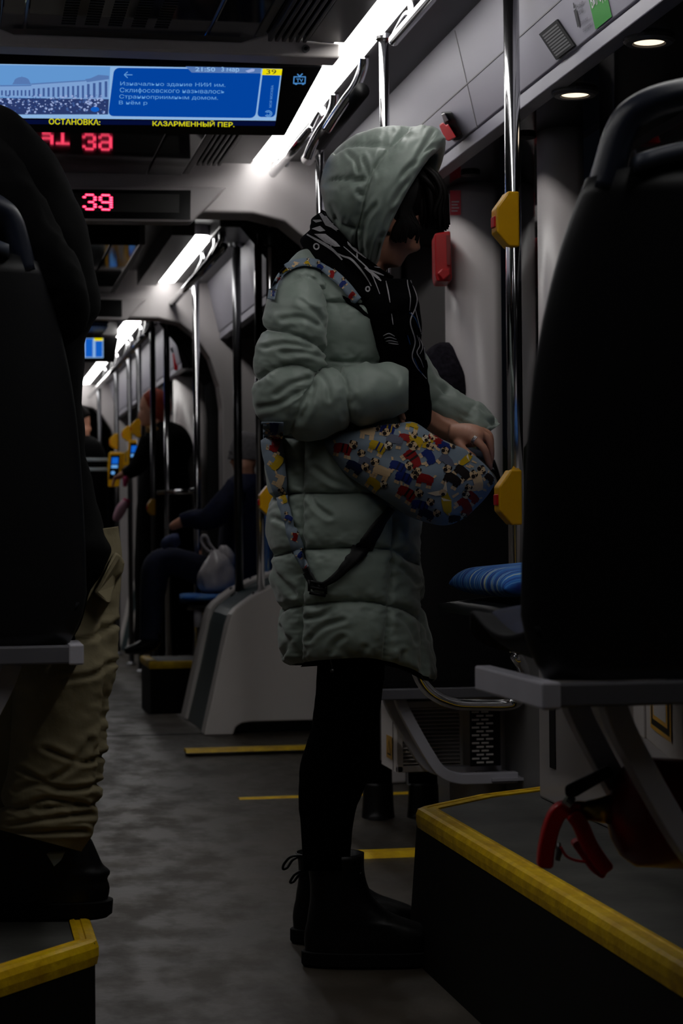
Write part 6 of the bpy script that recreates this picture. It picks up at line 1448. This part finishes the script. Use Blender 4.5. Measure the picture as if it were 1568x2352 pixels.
# ticket validators
def validator(x0, y0, x1, y1, zc, lab, ppx):
    t = thing('ticket_validator', lab, 'validator', at((x0 + x1) / 2, y1, zc=zc), 'yellow ticket validators')
    def pl(mb, pts, d0, d1, mi=0): mb.loft([[at(x, y, zc=zc + d) for x, y in pts] for d in (d0, d1)], True, True, mi)
    w, h = x1 - x0, y1 - y0; L = lambda u, v: (x0 + w * (u - 0.14 * v + .14), y0 + h * v)
    mb = MB(); pl(mb, [L(0, .03), L(.08, 0), L(.62, 0), L(.62, 1), L(.08, 1), L(0, .97)], 0, .1); mb.build('housing', M['yellow'], t, bevel=.006)
    pq = at(ppx, (y0 + y1) / 2, X=1.10); mb = MB(); pl(mb, [L(.60, .01), L(1.0, .02), L(1.0, .30), L(.60, .55)], .02, .08); mb.box(pq.x - .03, pq.x + .03, min(pq.y - .03, at(x0, y1, zc=zc + .05).y), max(pq.y + .03, at(x0, y1, zc=zc + .05).y), pq.z - .02, pq.z + .05); mb.build('pole_clamp', M['yellow'], t, bevel=.006)
    mb = MB(); pl(mb, [L(.10, .09), L(.54, .09), L(.54, .78), L(.10, .78)], -.004, .01); sc_ = mb.build('screen', M['blackgloss'], t)
    mb = MB(); e = -.006
    for (u0, u1, v0, v1, m_) in ((.17, .46, .16, .34, 0), (.17, .46, .38, .46, 1)): pl(mb, [L(u0, v0), L(u1, v0), L(u1, v1), L(u0, v1)], e, e + .001, m_)
    mb.build('screen_text', [E_['mark'], E_['text blue']], sc_)
    mb = MB(); mb.sphere(at(*L(.27, .60), zc=zc - .006), .014, .004, .012, 12, 6); mb.build('reader_light', E_['text blue'], t)
validator(243, 1038, 293, 1118, 14.12, 'yellow ticket validator further left, at the woman\'s hand', 268)
validator(289, 1010, 334, 1096, 13.04, 'yellow ticket validator nearer the red haired woman', 298)
# person with reflective stripes
FR = Fig(13.2); r0 = at(200, 1531, Z=0)
rp = thing('person', 'far passenger in a dark jacket with two pale reflective stripes, beside the left seat back', 'person', (r0.x, r0.y, 0))
nd = {'pelvis': (FR.P(190, 1230), .10), 'chest': (FR.P(190, 1080), .11), 'neck': (FR.P(188, 1000), .05), 'skull': (FR.P(188, 975), .07), 'k1': (FR.P(180, 1390, -.06), .05), 'a1': (FR.P(180, 1522, -.06), .035), 'k2': (FR.P(205, 1390, .06), .05), 'a2': (FR.P(205, 1522, .06), .035)}
simple_body(FR, nd, [('pelvis', 'chest'), ('chest', 'neck'), ('neck', 'skull'), ('pelvis', 'k1'), ('k1', 'a1'), ('pelvis', 'k2'), ('k2', 'a2')], rp, [headmb(FR, (186, 1003), (0, -1), (1, 0), HP, s=.30)])
headmb(FR, (185, 1003), (0, -1), (1, 0), [(60, -10, 104, .078), (110, 20, 120, .08), (160, 74, 112, .079), (205, 56, 86, .06), (238, 6, 10, .008)], s=.30).build('hair', M['hair'], rp, smooth=True)
JR = [(1000, 176, 206, .07, 0), (1012, 150, 226, .14, 0), (1030, 138, 238, .18, 0), (1060, 130, 246, .2, 0), (1120, 128, 248, .2, 0), (1200, 128, 246, .2, 0), (1290, 130, 240, .19, 0)]
ja = barrel(FR, JR, 4, 32, seed=2).build('jacket', M['jacket'], rp, smooth=True)
for x, d in ((180, -.06), (205, .06)):
    limb(FR, [(x + 2, 1235, d, 30, .10), (x, 1300, d, 27, .085), (x, 1400, d, 23, .07), (x, 1490, d, 20, .06), (x, 1520, d, 20, .06)], 4, 20).build('trousers', M['jacket'], rp, smooth=True)
    limb(FR, [(x, 1505, d, 19, .055), (x, 1522, d - .02, 20, .075), (x, 1531, d - .03, 20, .10)], 4, 20).build('boot', M['boot'], rp, smooth=True)
for y, lab in ((1056, 0), (1078, 0)): barrel(FR, [(y - 4, 129.5, 247, .202, 0), (y, 129, 247.8, .204, 0), (y + 4, 129, 247.8, .204, 0)], 2, 32).build('stripe', M['reflect'], ja, smooth=True)
# seated man in the navy jacket with the grey cap
FC = Fig(9.55); c0_ = at(330, 1482, zc=9.55)
sm = thing('person', 'seated man in a grey knit cap and dark navy jacket beyond the white divider', 'person', (FC.P(540, 1400)))
nd = {'pelvis': (FC.P(575, 1330), .12), 'chest': (FC.P(570, 1180), .12), 'neck': (FC.P(562, 1090), .05), 'skull': (FC.P(558, 1050), .06), 'k1': (FC.P(375, 1296, -.12), .04), 'a1': (FC.P(347, 1465, -.12), .026), 'f1': (FC.P(315, 1486, -.12), .02), 'k2': (FC.P(375, 1296, .12), .04), 'a2': (FC.P(347, 1465, .12), .026), 'f2': (FC.P(325, 1485, .12), .02),
      's1': (FC.P(540, 1130, -.16), .05), 'e1': (FC.P(490, 1190, -.24), .045), 'w1': (FC.P(425, 1195, -.24), .03), 'p1': (FC.P(405, 1204, -.24), .028), 'q1': (FC.P(386, 1216, -.24), .018), 's2': (FC.P(580, 1130, .16), .05), 'e2': (FC.P(580, 1250, .2), .045), 'w2': (FC.P(500, 1290, .2), .03)}
ed = [('pelvis', 'chest'), ('chest', 'neck'), ('neck', 'skull'), ('pelvis', 'k1'), ('k1', 'a1'), ('a1', 'f1'), ('pelvis', 'k2'), ('k2', 'a2'), ('a2', 'f2'), ('chest', 's1'), ('s1', 'e1'), ('e1', 'w1'), ('w1', 'p1'), ('p1', 'q1'), ('chest', 's2'), ('s2', 'e2'), ('e2', 'w2')]
simple_body(FC, nd, ed, sm, [headmb(FC, (556, 1082), (.05, -1), (-1, -.02), HP, s=.38)])
headmb(FC, (557, 1082), (.05, -1), (-1, -.02), [(70, 78, 112, .080), (100, 84, 122, .084), (140, 86, 122, .084), (190, 74, 104, .072), (225, 44, 62, .046), (242, 6, 10, .008)], s=.38).build('cap', M['capgrey'], sm, smooth=True)
jc = barrel(FC, [(1088, 545, 590, .09, 0), (1100, 528, 606, .14, 0), (1120, 515, 618, .18, 0), (1160, 505, 622, .2, 0), (1230, 500, 624, .21, 0), (1320, 500, 624, .21, 0), (1370, 505, 622, .2, 0)], 4, 36, wob=.012, seed=4).build('jacket', M['navycoat'], sm, smooth=True)
limb(FC, [(548, 1118, -.15, 30, .07), (515, 1160, -.22, 32, .07), (480, 1190, -.25, 28, .06), (440, 1192, -.25, 20, .05), (416, 1198, -.245, 15, .04)], 6, 24, wrinkle=.008, seed=5).build('sleeve', M['navycoat'], jc, smooth=True)
for d in (-.12, .12):
    limb(FC, [(560, 1345, d, 36, .09), (470, 1312, d, 34, .085), (395, 1290, d, 32, .08), (362, 1305, d, 34, .078), (350, 1360, d, 30, .07), (348, 1430, d, 27, .062), (346, 1470, d, 27, .06)], 6, 24, wrinkle=.006, seed=d).build('trousers', M['navyfab'], sm, smooth=True)
    limb(FC, [(350, 1455, d, 26, .06), (344, 1476, d, 22, .055), (318, 1488, d, 14, .05), (292, 1494, d, 9, .045), (286, 1495, d, 5, .03)], 5, 20).build('shoe', M['boot'], sm, smooth=True)
# blue seat under him, bag and cloth
fs = thing('tram_seat', 'blue cushioned seat under the white plastic bag beyond the divider', 'seat', FC.P(540, 1400), 'tram seats')
limb(FC, [(412, 1374, -.35, 9, .22), (425, 1374, -.35, 12, .30), (480, 1374, -.35, 12, .32), (612, 1374, -.35, 12, .32)], 4, 24).build('cushion', M['blue'], fs, smooth=True)
limb(FC, [(430, 1392, -.35, 10, .28), (500, 1394, -.35, 12, .3), (612, 1394, -.35, 14, .3)], 4, 24).build('seat_pan', M['shell'], fs, smooth=True)
limb(FC, [(616, 1385, -.35, 10, .3), (616, 1300, -.35, 10, .3), (618, 1180, -.35, 10, .26)], 4, 24).build('backrest', M['blue'], fs, smooth=True)
mb = MB(); mb.tube([FC.P(455, 1398, -.55), FC.P(455, 1440, -.55)], .02, 10); mb.build('leg', M['frame'], fs, smooth=True)
FB2 = Fig(9.15)
pb_ = thing('plastic_bag', 'knotted white plastic carrier bag on the blue seat', 'bag', FB2.P(498, 1364))
barrel(FB2, [(1262, 484, 500, .02, 0), (1272, 478, 516, .05, 0), (1290, 468, 530, .09, 0), (1315, 456, 540, .12, 0), (1338, 452, 540, .13, 0), (1354, 458, 530, .12, 0), (1363, 470, 515, .08, 0)], 5, 44, wob=.022, seed=12).build('sack', M['plastic'], pb_, smooth=True)
for d in (-.02, .03):
    mb = MB(); mb.tube(smooth_pts([FB2.P(x, y, d) for x, y in ((490, 1272), (474, 1262), (462, 1244), (464, 1232), (474, 1232), (482, 1250), (498, 1270))], 5), .007, 8, rs=None); mb.build('handle', M['plastic'], pb_, smooth=True)
barrel(FB2, [(1252, 508, 520, .02, 0), (1262, 502, 532, .04, 0), (1280, 500, 540, .06, 0), (1296, 505, 538, .05, 0)], 4, 24, wob=.012, seed=3).build('knot', M['plastic'], pb_, smooth=True)
cl = limb(FC, [(372, 1258, -.25, 4, .02), (382, 1246, -.25, 12, .04), (398, 1240, -.25, 18, .05), (412, 1236, -.25, 10, .03)], 5, 20, wrinkle=.014, seed=2).build('crumpled_glove', mat('grey blue cloth', rgb(64, 74, 110), .9, var=.2), None, smooth=True)
tag(cl, 'crumpled grey blue glove on the seated man\'s knee', 'glove')
